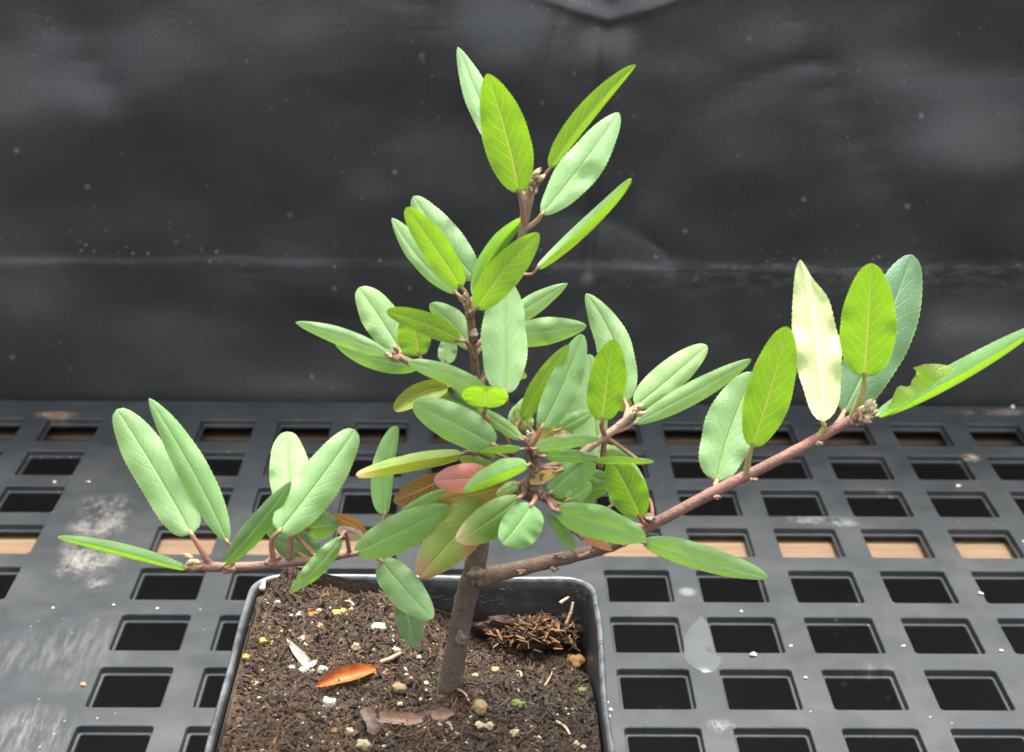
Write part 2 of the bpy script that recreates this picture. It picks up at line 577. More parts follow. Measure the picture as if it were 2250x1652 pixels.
def build_bench():
    V, F = [], []
    vid = {}

    def v(x, y, z):
        k = (round(x, 6), round(y, 6), round(z, 6))
        if k not in vid:
            vid[k] = len(V)
            V.append((x, y, z))
        return vid[k]

    H = .715 * PITCH
    off = .1425 * PITCH
    TH = .0048

    def ring(cx, cy, half, rad, z, k=3):
        out = []
        for q, (sx, sy) in enumerate(((1, 1), (-1, 1), (-1, -1), (1, -1))):
            for i in range(k):
                a = math.pi / 2 * (q + i / (k - 1))
                out.append((cx + sx * (half - rad) + math.cos(a) * rad, cy + sy * (half - rad) + math.sin(a) * rad, z))
        return out

    MISS = (-1, -6, -11, -16)
    for c in range(-17, 18):
        for r in range(0, 13):
            x0, y1 = c * PITCH - off, -r * PITCH + off
            x1, y0 = x0 + PITCH, y1 - PITCH
            corners = [(x1, y1), (x0, y1), (x0, y0), (x1, y0)]
            if c in MISS:
                F.append([v(x, y, 0) for x, y in corners])
                F.append([v(x, y, -TH) for x, y in corners][::-1])
                continue
            cx, cy = (x0 + x1) / 2, (y0 + y1) / 2
            h = H / 2
            prof = [(h, .0014, 0.0), (h - .00025, .0013, -.0003), (h - .0004, .0012, -.0024), (h - .0005, .0012, -.0026),
                    (h - .0012, .0010, -.0027), (h - .0014, .0009, -.0030), (h - .0014, .0009, -.0036), (h - .0002, .0016, -.0040), (h - .0002, .0016, -TH)]
            rs = [ring(cx, cy, a, b_, z) for a, b_, z in prof]
            n = len(rs[0])
            k = n // 4
            T = [v(*p) for p in rs[0]]
            cs = [v(x, y, 0) for x, y in corners]
            for q in range(4):
                q2 = (q + 1) % 4
                F.append([cs[q]] + [cs[q2]] + [T[q2 * k + i] for i in range(1)] + [T[q * k + i] for i in range(k - 1, k // 2 - 1, -1)] if False else
                         [cs[q], cs[q2]] + [T[q2 * k + i] for i in range(k // 2, -1, -1)] + [T[q * k + i] for i in range(k - 1, k // 2 - 1, -1)])
            for a, b_ in zip(rs[:-1], rs[1:]):
                A = [v(*p) for p in a]
                B = [v(*p) for p in b_]
                for i in range(n):
                    j = (i + 1) % n
                    F.append([A[i], A[j], B[j], B[i]])
            L = [v(*p) for p in rs[-1]]
            cb = [v(x, y, -TH) for x, y in corners]
            for q in range(4):
                q2 = (q + 1) % 4
                F.append(([cb[q], cb[q2]] + [L[q2 * k + i] for i in range(k // 2, -1, -1)] + [L[q * k + i] for i in range(k - 1, k // 2 - 1, -1)])[::-1])
    # rear rim with a low upturned lip
    xa, xb = -17 * PITCH - off, 18 * PITCH - off
    pr = [(off, 0), (.0185, 0), (.0200, -.0001), (.0212, -.0002), (.0225, -.0004), (.0233, -.0010), (.0237, -.018), (.0205, -.018), (.0205, -TH), (off, -TH)]
    for a, b_ in zip(pr[:-1], pr[1:]):
        F.append([v(xa, a[0], a[1]), v(xb, a[0], a[1]), v(xb, b_[0], b_[1]), v(xa, b_[0], b_[1])])
    # front skirt and ends
    yf = off - 13 * PITCH
    F.append([v(xa, yf, 0), v(xa, yf, -TH), v(xb, yf, -TH), v(xb, yf, 0)])
    me = new_mesh('bench_top', V, [tuple(f) for f in F], M_BENCH, smooth=False)
    o = link('bench_top', me)
    return tag(o, 'dark grey moulded plastic bench top with rows of square drainage holes', 'bench')


build_bench()


def box(x0, x1, y0, y1, z0, z1, bev=.0015):
    import bmesh
    bm = bmesh.new()
    bmesh.ops.create_cube(bm, size=1)
    for q in bm.verts:
        q.co = Vector(((x0 + x1) / 2 + q.co.x * (x1 - x0), (y0 + y1) / 2 + q.co.y * (y1 - y0), (z0 + z1) / 2 + q.co.z * (z1 - z0)))
    bmesh.ops.bevel(bm, geom=bm.edges[:], offset=bev, segments=2, affect='EDGES', profile=.5)
    V = [tuple(q.co) for q in bm.verts]
    bm.verts.index_update()
    F = [tuple(q.index for q in f.verts) for f in bm.faces]
    bm.free()
    return V, F


V, F = box(-.62, .30, -.1270, -.0850, -.0120, -.0062)
tag(obj('wooden_beam', V, F, M_WOOD, smooth=False), 'pale timber batten showing through the fourth row of bench holes', 'beam', 'timber rails under the bench')
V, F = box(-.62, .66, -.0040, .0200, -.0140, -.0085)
tag(obj('wooden_beam', V, F, M_SHADEWOOD, smooth=False), 'timber rail, painted dark for shade, under the rearmost row of bench holes', 'beam', 'timber rails under the bench')

g = obj('ground', [(-4, -4, -.72), (4, -4, -.72), (4, 3, -.72), (-4, 3, -.72)], [(0, 1, 2, 3)], ground_material(), origin=(0, 0, -.72), smooth=False)
g['kind'] = 'structure'


def build_sheet():
    nx, nz = 230, 150
    star = aty(1340, 42, YW)
    xs = np.unique(np.concatenate([np.linspace(-.85, .85, 230), np.linspace(star[0] - .03, star[0] + .03, 61)]).round(5))
    nx = len(xs)
    zs = np.linspace(-.72, .0, 12)[:-1].tolist() + sorted(set(np.linspace(.0, .46, nz).round(5).tolist() + np.linspace(SEAM[0] - .012, SEAM[0] + .012, 30).round(5).tolist() + np.linspace(star[2] - .03, star[2] + .03, 50).round(5).tolist()))
    zs = np.array(zs)
    V = []
    dents = []
    for x, y, r, a in ((250, 250, .030, 1.0), (560, 300, .035, .8), (1080, 130, .028, 1.2), (330, 680, .03, 1.0), (120, 700, .03, .8),
                       (620, 640, .025, 1.2), (700, 780, .035, .7), (1750, 250, .045, .9), (2050, 420, .05, 1.0), (2150, 160, .04, 1.0),
                       (1560, 420, .04, .7), (2150, 650, .03, 1.4), (420, 120, .035, .8), (830, 60, .04, .8), (60, 330, .04, .9)):
        p = aty(x, y, YW)
        dents.append((p[0], p[2], r, a * .0042 * random.choice((1, 1, -1))))
    for z in zs:
        for x in xs:
            p = Vector((x * 9, 3.1, z * 11))
            pr_ = Vector((x * 13 + z * 9, 1.7, z * 10 - x * 7))
            d = .0030 * mnoise.noise(p) + .0028 * mnoise.noise(pr_) + .0016 * mnoise.noise(p * 2.3 + Vector((7, 1, 2))) + .0007 * mnoise.noise(p * 5.1)
            q_ = Vector((x * 10 + z * 4, .3, z * 5 - x * 3))
            d += .0016 * (1 - min(1, abs(mnoise.noise(q_)) * 2.2)) ** 5 + .0012 * (1 - min(1, abs(mnoise.noise(Vector((x * 8 - z * 9, 5.3, z * 4 + x * 4)))) * 2.2)) ** 5
            for cx, cz, r, a in dents:
                q = ((x - cx) ** 2 + ((z - cz) * 1.2) ** 2) / (r * r)
                if q < 6:
                    d -= a * math.exp(-q)
            sz = SEAM[0] + SEAM[1] * x
            # fold along the crease: lower sheet stands forward, tiny ledge
            t = z - sz + .0012 * mnoise.noise(Vector((x * 40, 1, 1)))
            d += -.0009 / (1 + math.exp(t / .0009)) * math.exp(-max(-t, 0) / .03)
            # pinned point with radiating folds
            dx, dz = x - star[0], z - star[2]
            r = math.hypot(dx, dz)
            a = math.atan2(dz, dx)
            f1 = max(0, dz - .36 * abs(dx + .2 * dz) + .002)
            d += min(.012, .48 * f1) * math.exp(-r / .16)
            d -= .0016 * math.exp(-((dz - .36 * abs(dx)) / .0035) ** 2) * math.exp(-r / .05)
            d += .006 * math.exp(-r * r / (.011 ** 2))
            # hanging crease under the pin
            cxl = star[0] - .008 * (star[2] - z) / .15
            if z < star[2]:
                k = math.exp(-((x - cxl) / .0036) ** 2)
                d += .0034 * k * (1 - math.exp(-(star[2] - z) / .01)) * (1 / (1 + math.exp(-(z - sz + .006) / .002)))
            V.append((x, YW + d, z))
    F = []
    nzt = len(zs)
    for j in range(nzt - 1):
        for i in range(nx - 1):
            F.append((j * nx + i, j * nx + i + 1, (j + 1) * nx + i + 1, (j + 1) * nx + i))
    me = new_mesh('plastic_sheet', V, F, M_SHEET)
    o = link('plastic_sheet', me)
    tag(o, 'wrinkled black plastic sheet hanging behind the bench with a dusty crease', 'sheet')


build_sheet()

# ------------------------------------------------------------------ pot and soil
HP = .085                                        # rim height
cor = [atz(*p, HP) for p in ((545, 1275), (1290, 1275), (1362, 1640), (470, 1640))]
PX = float(np.mean([p[0] for p in cor]))
YR = float(atz(915, 1264, HP)[1])
PW = .0955
PY = YR - PW / 2
POT = np.array([PX, PY, HP])
M_POT = pot_material()


def rrect(half, rad, z, k=8, lean=0.0):
    out = []
    for q, (sx, sy) in enumerate(((1, 1), (-1, 1), (-1, -1), (1, -1))):
        for i in range(k):
            a = math.pi / 2 * (q + i / (k - 1))
            out.append((sx * (half - rad) + math.cos(a) * rad, sy * (half - rad) + math.sin(a) * rad, z))
    return out


def loft(rings, close_last=True):
    V = [p for r in rings for p in r]
    n = len(rings[0])
    F = []
    for j in range(len(rings) - 1):
        for i in range(n):
            i2 = (i + 1) % n
            F.append((j * n + i, j * n + i2, (j + 1) * n + i2, (j + 1) * n + i))
    if close_last:
        F.append(tuple((len(rings) - 1) * n + i for i in range(n)))
    return V, F


def sub_rings(prof):
    """fine steps so that the wall can wobble a little"""
    out = []
    for h, r, z in prof:
        pts = []
        base = rrect(h, r, z)
        n = len(base)
        for i in range(n):
            a, b_ = np.array(base[i]), np.array(base[(i + 1) % n])
            pts.append(tuple(a))
            if np.linalg.norm(b_ - a) > .02:
                for t in np.linspace(0, 1, 12)[1:-1]:
                    pts.append(tuple(a + (b_ - a) * t))
        pts = [tuple(np.array(p) + np.array([mnoise.noise(Vector((p[0] * 25, p[1] * 25, z * 30 + 2))), mnoise.noise(Vector((p[0] * 25, p[1] * 25, z * 30 + 9))), mnoise.noise(Vector((p[0] * 18, p[1] * 18, 5)))]) * .0011) for p in pts]
        out.append(pts)
    return out


h = PW / 2
pot_root = empty('plant_pot', (PX, PY, 0.0))
tag(pot_root, 'square black plastic nursery pot full of soil on the bench', 'pot')
prof = [(h - .0012, .0075, -.0010), (h - .0014, .0073, -.0030), (h - .0018, .009, -.012), (h - .0034, .009, -.028), (h - .006, .009, -.055),
        (h - .009, .009, -.083)]
V, F = loft(sub_rings(prof))
F = [f[::-1] for f in F]
prof2 = [(h - .0009, .0098, -.0078), (h - .0014, .0095, -.012), (h - .003, .0092, -.028), (h - .0052, .009, -.055), (h - .0080, .009, -.0846)]
V2, F2 = loft(sub_rings(prof2))
n0 = len(V)
Vb = np.array(V + V2) + POT
Fb = F + [tuple(i + n0 for i in f) for f in F2]
obj('pot_body', Vb, [f[::-1] for f in Fb], M_POT, origin=POT, parent=pot_root)
prof = [(h - .0012, .0075, -.0012), (h - .0011, .0077, -.0003), (h - .0004, .0082, .0001), (h + .0000, .0086, .0001), (h + .0003, .0089, -.0003),
        (h + .0005, .0091, -.0012), (h + .0004, .0091, -.0070), (h + .0000, .0087, -.0078), (h - .0009, .0098, -.0078)]
V, F = loft(sub_rings(prof), False)
obj('rim', np.array(V) + POT, F, M_POT, origin=POT, parent=pot_root)

SH = h - .0018                                   # soil half width


def smooth(a, b_, x):
    t = min(1, max(0, (x - a) / (b_ - a)))
    return t * t * (3 - 2 * t)


TB = atz(985, 1535, HP - .014)                   # foot of the trunk


def soil_z(x, y):
    """height relative to the rim, x and y relative to the pot centre"""
    fx, fy = x / SH, y / SH
    z = -.0032 - .0140 * smooth(-.25, .35, fx) * smooth(-.3, .75, fy) - .0035 * smooth(.2, .9, fx)
    z -= .0005 * smooth(.3, 1, fy)
    z += .0036 * math.exp(-((x - (TB[0] - PX)) ** 2 + (y - (TB[1] - PY)) ** 2) / .009 ** 2)
    z += .0075 * math.exp(-((fx + .80) ** 2 / .012 + (fy - .97) ** 2 / .012))
    p = Vector((x * 90, y * 90, 2.0))
    z += .0021 * mnoise.noise(p) + .0015 * mnoise.noise(p * 2.7) + .0008 * mnoise.noise(p * 6.5) + .0004 * mnoise.noise(p * 14)
    return z


def soil_pt(x, y):
    """world point where the pixel ray meets the soil"""
    z = HP - .012
    for _ in range(6):
        p = atz(x, y, z)
        lx = min(SH * .97, max(-SH * .97, p[0] - PX))
        ly = min(SH * .97, max(-SH * .97, p[1] - PY))
        z = HP + soil_z(lx, ly)
    return atz(x, y, z)


TB = soil_pt(985, 1535)
Y0 = float(TB[1])


def wet(x, y):
    return 1 - .62 * smooth(.1, .55, x / SH + .25 * mnoise.noise(Vector((x * 50, y * 50, 1)))) * smooth(.75, .2, abs(y / SH + .05))


def build_soil():
    n = 190
    V, C, F = [], [], []
    g_ = np.linspace(-1, 1, n)
    for fy in g_:
        for fx in g_:
            # square to rounded square
            x, y = fx * SH, fy * SH
            ex, ey = max(0, abs(x) - (SH - .009)), max(0, abs(y) - (SH - .009))
            e = math.hypot(ex, ey)
            if e > .009:
                k = .009 / e
                x = math.copysign(SH - .009 + ex * k, x)
                y = math.copysign(SH - .009 + ey * k, y)
            V.append((x, y, soil_z(x, y)))
            q = mnoise.noise(Vector((x * 60, y * 60, 4)))
            a = .5 + .5 * q
            wt = wet(x, y)
            C.append(((.022 + .028 * a) * wt, (.0135 + .016 * a) * (wt * .9 + .1), (.0075 + .007 * a) * wt))
    for j in range(n - 1):
        for i in range(n - 1):
            F.append((j * n + i, j * n + i + 1, (j + 1) * n + i + 1, (j + 1) * n + i))
    V = V
    pal = [(.020, .0115, .007), (.040, .022, .011), (.062, .034, .016), (.009, .0065, .005), (.095, .052, .024), (.15, .095, .05)]
    pw = [.27, .28, .19, .12, .10, .04]

    def crumb(x, y, z, s, c):
        b0 = len(V)
        cw = tuple(np.array(c) * wet(x, y))
        R = Euler((random.random() * 6, random.random() * 6, random.random() * 6)).to_matrix()
        sx, sy, sz = s * random.uniform(.6, 1.5), s * random.uniform(.5, 1), s * random.uniform(.35, .8)
        for p in ((1, 0, 0), (-1, 0, 0), (0, 1, 0), (0, -1, 0), (0, 0, 1), (0, 0, -1)):
            p = R @ Vector((p[0] * sx * random.uniform(.7, 1.2), p[1] * sy * random.uniform(.7, 1.2), p[2] * sz * random.uniform(.7, 1.2)))
            V.append((x + p.x, y + p.y, z + p.z))
            C.append(cw)
        for a, b_, c_ in ((0, 2, 4), (2, 1, 4), (1, 3, 4), (3, 0, 4), (2, 0, 5), (1, 2, 5), (3, 1, 5), (0, 3, 5)):
            F.append((b0 + a, b0 + b_, b0 + c_))

    for _ in range(9000):
        x, y = random.uniform(-SH, SH) * .975, random.uniform(-SH, SH) * .975
        s = random.uniform(.00025, .0008) if random.random() < .84 else random.uniform(.0008, .0018)
        crumb(x, y, soil_z(x, y) + s * .25, s, random.choices(pal, pw)[0])
    # crumbs stuck in the rear left corner
    for _ in range(260):
        x = -SH * .80 + random.gauss(0, .0022)
        t = random.random()
        crumb(x + t * .002, SH * .985 - random.random() * .002, -.010 + t * .0115, random.uniform(.0005, .0014), random.choices(pal, pw)[0])
    # fibres
    for _ in range(3400):
        x, y = random.uniform(-SH, SH) * .95, random.uniform(-SH, SH) * .95
        L = random.uniform(.0012, .0055) if random.random() < .9 else random.uniform(.006, .011)
        a = random.uniform(0, math.pi * 2)
        wd = random.uniform(.00009, .00028)
        el = random.uniform(-.25, .5)
        b0 = len(V)
        c = tuple(np.array(random.choices(pal, [.18, .25, .25, .08, .17, .07])[0]) * wet(x, y))
        bend = random.uniform(-.6, .6)
        ok = True
        for t in (0, .5, 1):
            aa = a + bend * t
            px, py = x + math.cos(aa) * L * (t - .5), y + math.sin(aa) * L * (t - .5)
            px, py = max(-SH * .98, min(SH * .98, px)), max(-SH * .98, min(SH * .98, py))
            pz = soil_z(px, py) + .0004 + max(0, el) * L * abs(t - .5) * .8
            nx, ny = -math.sin(aa) * wd, math.cos(aa) * wd
            V += [(px + nx, py + ny, pz), (px - nx, py - ny, pz), (px, py, pz + wd * 1.2)]
            C += [c, c, c]
        for s in (0, 3):
            F.append((b0 + s, b0 + s + 3, b0 + s + 5, b0 + s + 2))
            F.append((b0 + s + 2, b0 + s + 5, b0 + s + 4, b0 + s + 1))
    me = new_mesh('potting_soil', V, F, soil_material(), cols=C, smooth=False)
    o = link('potting_soil', me, POT)
    o['kind'] = 'stuff'
    o['label'] = 'dark fibrous potting soil filling the square black pot'
    o['category'] = 'soil'


build_soil()

# ------------------------------------------------------------------ grains, litter on the soil
M_GRAIN = vcol_material('mineral_grain', .8, .3, .30, 900, .6)


def lump(s, seed, stretch=(1, 1, .8), sub=2, amp=.35):
    import bmesh
    bm = bmesh.new()
    bmesh.ops.create_icosphere(bm, subdivisions=sub, radius=1)
    for q in bm.verts:
        p = q.co.copy()
        k = 1 + amp * mnoise.noise(p * 1.3 + Vector((seed, 0, 0))) + amp * .55 * mnoise.noise(p * 3.1 + Vector((0, seed, 0)))
        q.co = Vector((p.x * stretch[0], p.y * stretch[1], p.z * stretch[2])) * (k * s)
    bm.verts.index_update()
    V = [tuple(q.co) for q in bm.verts]
    F = [tuple(q.index for q in f.verts) for f in bm.faces]
    bm.free()
    return np.array(V), F


WHITE, CREAM, YELL = (.29, .275, .23), (.27, .225, .135), (.27, .20, .05)
TAN, AMBER, OLIVE, GREEN = (.19, .13, .06), (.26, .115, .022), (.12, .07, .018), (.075, .10, .018)
GRAINS = [
    (380, 287, 20, CREAM, 'cream perlite grain near the rear left corner of the pot'),
    (500, 350, 20, WHITE, 'white perlite grain left of the amber husk on rear soil'),
    (600, 322, 14, CREAM, None), (565, 346, 21, AMBER, 'amber husk grain between white grains at the rear of the soil'),
    (690, 342, 24, YELL, 'yellow jagged grain on the rear soil left of the hanging leaf'),
    (728, 335, 20, YELL, None), (775, 318, 14, CREAM, None),
    (925, 425, 33, WHITE, 'large white perlite lump left of the grey green hanging leaf'),
    (995, 462, 14, WHITE, None), (510, 480, 20, CREAM, None), (710, 487, 17, CREAM, None),
    (298, 490, 22, YELL, 'yellow crooked grain near the left wall of the pot'), (345, 507, 18, YELL, None),
    (205, 578, 19, YELL, 'small yellow grain against the left pot wall'),
    (525, 655, 29, WHITE, 'white perlite lump left of the tip of the orange leaf'),
    (618, 650, 25, WHITE, 'white perlite lump just above the tip of the orange leaf'),
    (455, 632, 14, WHITE, None), (460, 590, 9, WHITE, None), (565, 645, 12, WHITE, None), (1018, 540, 20, WHITE, 'white grain beside the stalk of the orange leaf'),
    (1062, 650, 18, WHITE, None), (1035, 750, 34, TAN, 'tan rough grain left of the foot of the trunk'),
    (1040, 828, 14, CREAM, None), (655, 835, 36, WHITE, 'large white perlite lump left of the brown dead leaf'), (630, 905, 14, WHITE, None),
    (690, 980, 22, OLIVE, None), (770, 985, 24, CREAM, 'cream grain in front of the brown dead leaf stub'),
    (845, 1060, 36, CREAM, 'pale yellow lump at the front edge of the picture'),
    (1175, 720, 16, WHITE, None), (1155, 800, 12, WHITE, None), (1205, 805, 10, WHITE, None), (1450, 690, 25, CREAM, None),
    (1548, 650, 24, TAN, 'tan elongated grain standing right of the trunk'), (1560, 700, 22, TAN, None),
    (1470, 858, 38, TAN, 'tan oval pellet right of the brown dead leaf'),
    (1470, 950, 26, CREAM, None), (1522, 950, 23, CREAM, None),
    (1675, 840, 32, GREEN, 'round green algae covered pellet in the dark right soil'),
    (1990, 615, 50, OLIVE, 'largest olive brown pellet against the right pot wall'),
    (1995, 535, 29, OLIVE, 'smaller olive pellet above the largest one at right wall'),
    (2025, 760, 24, GREEN, 'small green pellet low against the right pot wall'),
    (1660, 990, 25, CREAM, None), (1505, 1040, 15, WHITE, None), (1545, 470, 29, CREAM, 'cream flat grain left of the brown bark clump'),
    (1890, 885, 9, WHITE, None), (980, 990, 15, WHITE, None), (1255, 940, 11, CREAM, None), (1180, 960, 12, WHITE, None),
    (1990, 1050, 23, CREAM, None), (2035, 1065, 18, WHITE, None), (250, 725, 23, TAN, None), (610, 415, 20, TAN, None),
    (800, 525, 24, CREAM, None), (1140, 575, 12, WHITE, None), (405, 435, 12, CREAM, None), (450, 430, 10, CREAM, None),
    (450, 348, 10, WHITE, None), (235, 400, 11, CREAM, None), (1100, 690, 12, WHITE, None), (880, 760, 9, WHITE, None), (300, 850, 11, CREAM, None),
    (1400, 930, 12, WHITE, None), (1790, 1010, 12, WHITE, None), (1330, 1010, 12, CREAM, None), (560, 1010, 10, WHITE, None), (420, 780, 9, CREAM, None),
]
GRP = 'pale mineral grains in the potting soil'
MARKS = [('the orange leaf', 760, 680), ('the stalk of the orange leaf', 1000, 600), ('the brown dead leaf', 1100, 895), ('the stub of the dead leaf', 880, 920), ('the trunk foot', 1290, 740),
         ('the bark clump', 1780, 440), ('the papery grey leaf', 520, 560), ('the left pot wall', 150, 640), ('the hanging grey green leaf', 1080, 440), ('the large olive pellet', 1990, 615),
         ('the large white lump by the grey green leaf', 925, 425), ('the tan oval pellet', 1470, 858), ('the green pellet', 1675, 840), ('the yellow crooked grain', 300, 490),
         ('the large white lump near the front', 655, 835), ('the amber husk', 565, 346), ('the pale yellow front lump', 845, 1060), ('the yellow jagged grain', 690, 342)]
USED = set()


def where(x, y, head, marks, reach=(14, 6)):
    for nm, mx_, my_ in sorted(marks, key=lambda m: (m[1] - x) ** 2 + (m[2] - y) ** 2):
        dx, dy = x - mx_, y - my_
        if abs(dx) + abs(dy) < reach[0]:
            continue
        side = ('right of' if dx > 0 else 'left of') if abs(dx) > 1.6 * abs(dy) else ('below' if dy > 0 else 'above') if abs(dy) > 1.6 * abs(dx) else \
            ('below and right of' if dx > 0 else 'below and left of') if dy > 0 else ('above and right of' if dx > 0 else 'above and left of')
        lab = f'{head} {side} {nm}'
        if lab not in USED:
            USED.add(lab)
            return lab
    return head


for i, (zx, zy, r, c, lab) in enumerate(GRAINS):
    p = soil_pt(457 + zx * .4062, 1212.9 + zy * .4062)
    s = r * .4062 * pxm(p) * 1.08
    V, F = lump(s, i * 3.7, (random.uniform(.9, 1.15), random.uniform(.8, 1), random.uniform(.7, .9)), 3, .30 if c in (GREEN, OLIVE) else .5)
    cc = np.array(c) * random.uniform(.85, 1.08)
    cols = np.tile(cc, (len(V), 1)) * (1 + .12 * RNG.standard_normal((len(V), 1)))
    o = obj('soil_pellet' if c in (GREEN, OLIVE) else 'perlite_grain', V + p + np.array([0, 0, s * .46]), F, M_GRAIN, cols=np.clip(cols, 0, 1), smooth=True)
    if lab is None:
        lab = where(zx, zy, {WHITE: 'white perlite grain', CREAM: 'cream perlite grain', YELL: 'yellow grain', TAN: 'tan grain', OLIVE: 'olive yellow grain'}[c], MARKS)
        lab = ('tiny ' if r < 13 else 'small ') + lab
    tag(o, lab, 'grain', GRP)

# fine grit: perlite dust, uncountable
V, F, C = [], [], []
for _ in range(950):
    x, y = random.uniform(-SH, SH) * .95, random.uniform(-SH, SH) * .95
    s = random.uniform(.00014, .00036) if random.random() < .8 else random.uniform(.0004, .00065)
    a, f = lump(s, random.random() * 50, (1, .9, .7), 1, .5)
    b0 = len(V)
    V += (a + np.array([x, y, soil_z(x, y) + s * .6])).tolist()
    F += [tuple(i + b0 for i in q) for q in f]
    c = random.choice((WHITE, CREAM, CREAM, TAN))
    C += [c] * len(a)
o = link('perlite_grit', new_mesh('perlite_grit', V, F, M_GRAIN, cols=C, smooth=False), POT)
o['kind'] = 'stuff'
o['label'] = 'fine pale grit scattered through the potting soil'
o['category'] = 'grit'

# ------------------------------------------------------------------ leaves
M_LEAF = leaf_material()
M_BARK = bark_material()


def P3(x, y, d):
    return aty(x, y, Y0 + d * .01)


TOPC = np.array((.225, .385, .170))
BOTC = np.array((.100, .170, .014))


def leaf_mesh(side, bx, by, tx, ty, L, R, db, dt, bend=0., M=0., zL=None, zR=None, zM=0., arch=0., a=.87, bb=.62, wav=.065,
              top=None, bot=None, tipc=None, tipr=.6, blotch=None, notch=0., teeth=.038, seed=0, wob=None, tra=None, tipn=0., bulge=.10, tipcurl=0., dent=None, nv=54):
    rnd = random.Random(seed * 13 + 5)
    us = (-1, -.86, -.66, -.44, -.22, -.08, 0, .08, .22, .44, .66, .86, 1)
    b0, t0 = np.array([bx, by], float), np.array([tx, ty], float)
    ax = t0 - b0
    ln = np.linalg.norm(ax)
    d = ax / ln
    n = np.array([-d[1], d[0]])
    ctrl = (b0 + t0) / 2 + n * bend * 2
    W = (abs(L) + abs(R)) / 2
    cmpx = pxm(P3(bx, by, db)) * 100             # cm per pixel
    if zL is None:
        zL = (.22 if side == 'T' else -.10) * W * cmpx * rnd.uniform(.2, 1.3)
    if zR is None:
        zR = (.22 if side == 'T' else -.10) * W * cmpx * rnd.uniform(.2, 1.3)
    ph1, ph2 = rnd.random() * 6.28, rnd.random() * 6.28
    top = TOPC if top is None else np.array(top)
    bot = BOTC if bot is None else np.array(bot)
    jit = rnd.uniform(.84, 1.16)
    tw = rnd.uniform(-.45, .45) * W * cmpx
    a *= rnd.uniform(.90, 1.07)
    bb *= rnd.uniform(.90, 1.12)
    V, UV, C, CB, CT = [], [], [], [], []
    own = bot is not BOTC and bot[0] > .13
    wob = rnd.choice((.05, .06, .075, .10)) if wob is None else wob
    yel = rnd.uniform(0, .30) if top is TOPC or tuple(top) in (MIDG, DK) else 0
    top = top * (1 - yel) + np.array((.24, .36, .07)) * yel
    tra = np.array(tra) if tra is not None else np.clip(bot * np.array((1.15, 1.05, .6)), 0, .8) if own else np.array((.205, .40, .009))
    for i in range(nv + 1):
        v = i / nv
        p = (1 - v) ** 2 * b0 + 2 * v * (1 - v) * ctrl + v * v * t0
        tg = 2 * (1 - v) * (ctrl - b0) + 2 * v * (t0 - ctrl)
        tg /= np.linalg.norm(tg) + 1e-9
        nn = np.array([-tg[1], tg[0]])
        s = max(0.0, math.sin(math.pi * min(1, max(0, v)) ** a))
        pr = s ** (bb * .80)
        if i == 0:
            pr = .03
        if i == nv:
            pr = .015
        dep = db + (dt - db) * v + arch * 4 * v * (1 - v) + tipcurl * max(0, v - .75) ** 2 * 16
        for u in us:
            E, zE = (L, zL) if u < 0 else (R, zR)
            sg = -1 if u < 0 else 1
            au = abs(u)
            k = pr
            k *= (1 - tipn * smooth(.72, .92, v) * (u > 0)) * (1 + wob * mnoise.noise(Vector((v * 4.2, sg * 3 + seed * 1.7, 1))) * (1 if au > .3 else 0))
            if au == 1 and i % 2 and 2 < i < nv - 1:
                k *= 1 + teeth
            e = sg * E if True else 0
            offp = (M + (e - M) * au) * k
            q = p + nn * offp
            if notch and v > .75:
                q = q - tg * notch * (1 - au) ** 1.2 * ((v - .75) / .25) ** 2
            z = dep + (zM + (zE - zM) * au ** 1.25) * pr
            z += tw * u * (v - .4) * pr
            z -= (bulge if side == 'T' else -bulge) * W * cmpx * math.sin(math.pi * au) * pr
            z += wav * W * cmpx * au * au * (math.sin(v * 15 + ph1 + sg) + .6 * math.sin(v * 27 + ph2 - sg * 2)) * pr
            if dent and abs(v - dent[0]) < .2:
                z += dent[2] * math.exp(-((v - dent[0]) / .09) ** 2 - ((u - dent[1]) / .28) ** 2)
            V.append(P3(q[0], q[1], z))
            UV.append((u * .5 + .5, v))
            c, cb, ct = top * jit, bot * jit, tra * jit
            if tipc is not None:
                f = smooth(tipr, 1.0, v + .10 * mnoise.noise(Vector((u * 2, v * 5, seed))))
                c = c * (1 - f) + np.array(tipc) * f
                cb = cb * (1 - f) + np.array(tipc) * f
                ct = ct * (1 - f) + np.array(tipc) * f
            if blotch is not None:
                f = smooth(.15, .5, mnoise.noise(Vector((u * 1.5 + seed, v * 3.2, seed))) * .9 + blotch[1] * au)
                c = c * (1 - f) + np.array(blotch[0]) * f
                cb = cb * (1 - f) + np.array(blotch[0]) * f
                ct = ct * (1 - f) + np.array(blotch[0]) * f
            C.append(c)
            CB.append(cb)
            CT.append(ct)
    m = len(us)
    F = []
    for i in range(nv):
        for j in range(m - 1):
            f = (i * m + j, i * m + j + 1, (i + 1) * m + j + 1, (i + 1) * m + j)
            F.append(f)
    V = np.array(V)
    # make the top side face the camera for T leaves (image y runs down, so test it)
    mid = F[(nv // 2) * (m - 1) + 1]
    nrm = np.cross(V[mid[1]] - V[mid[0]], V[mid[3]] - V[mid[0]])
    facing = nrm @ (CP - V[mid[0]]) > 0
    if M and abs(M) > 1:                          # folded: judge by the half that spreads outwards
        mid2 = F[(nv // 2) * (m - 1) + (1 if M > 0 else m - 3)]
        nrm = np.cross(V[mid2[1]] - V[mid2[0]], V[mid2[3]] - V[mid2[0]])
        facing = nrm @ (CP - V[mid2[0]]) > 0
    if facing != (side == 'T'):
        F = [f[::-1] for f in F]
    return V, F, UV, C, CB, CT


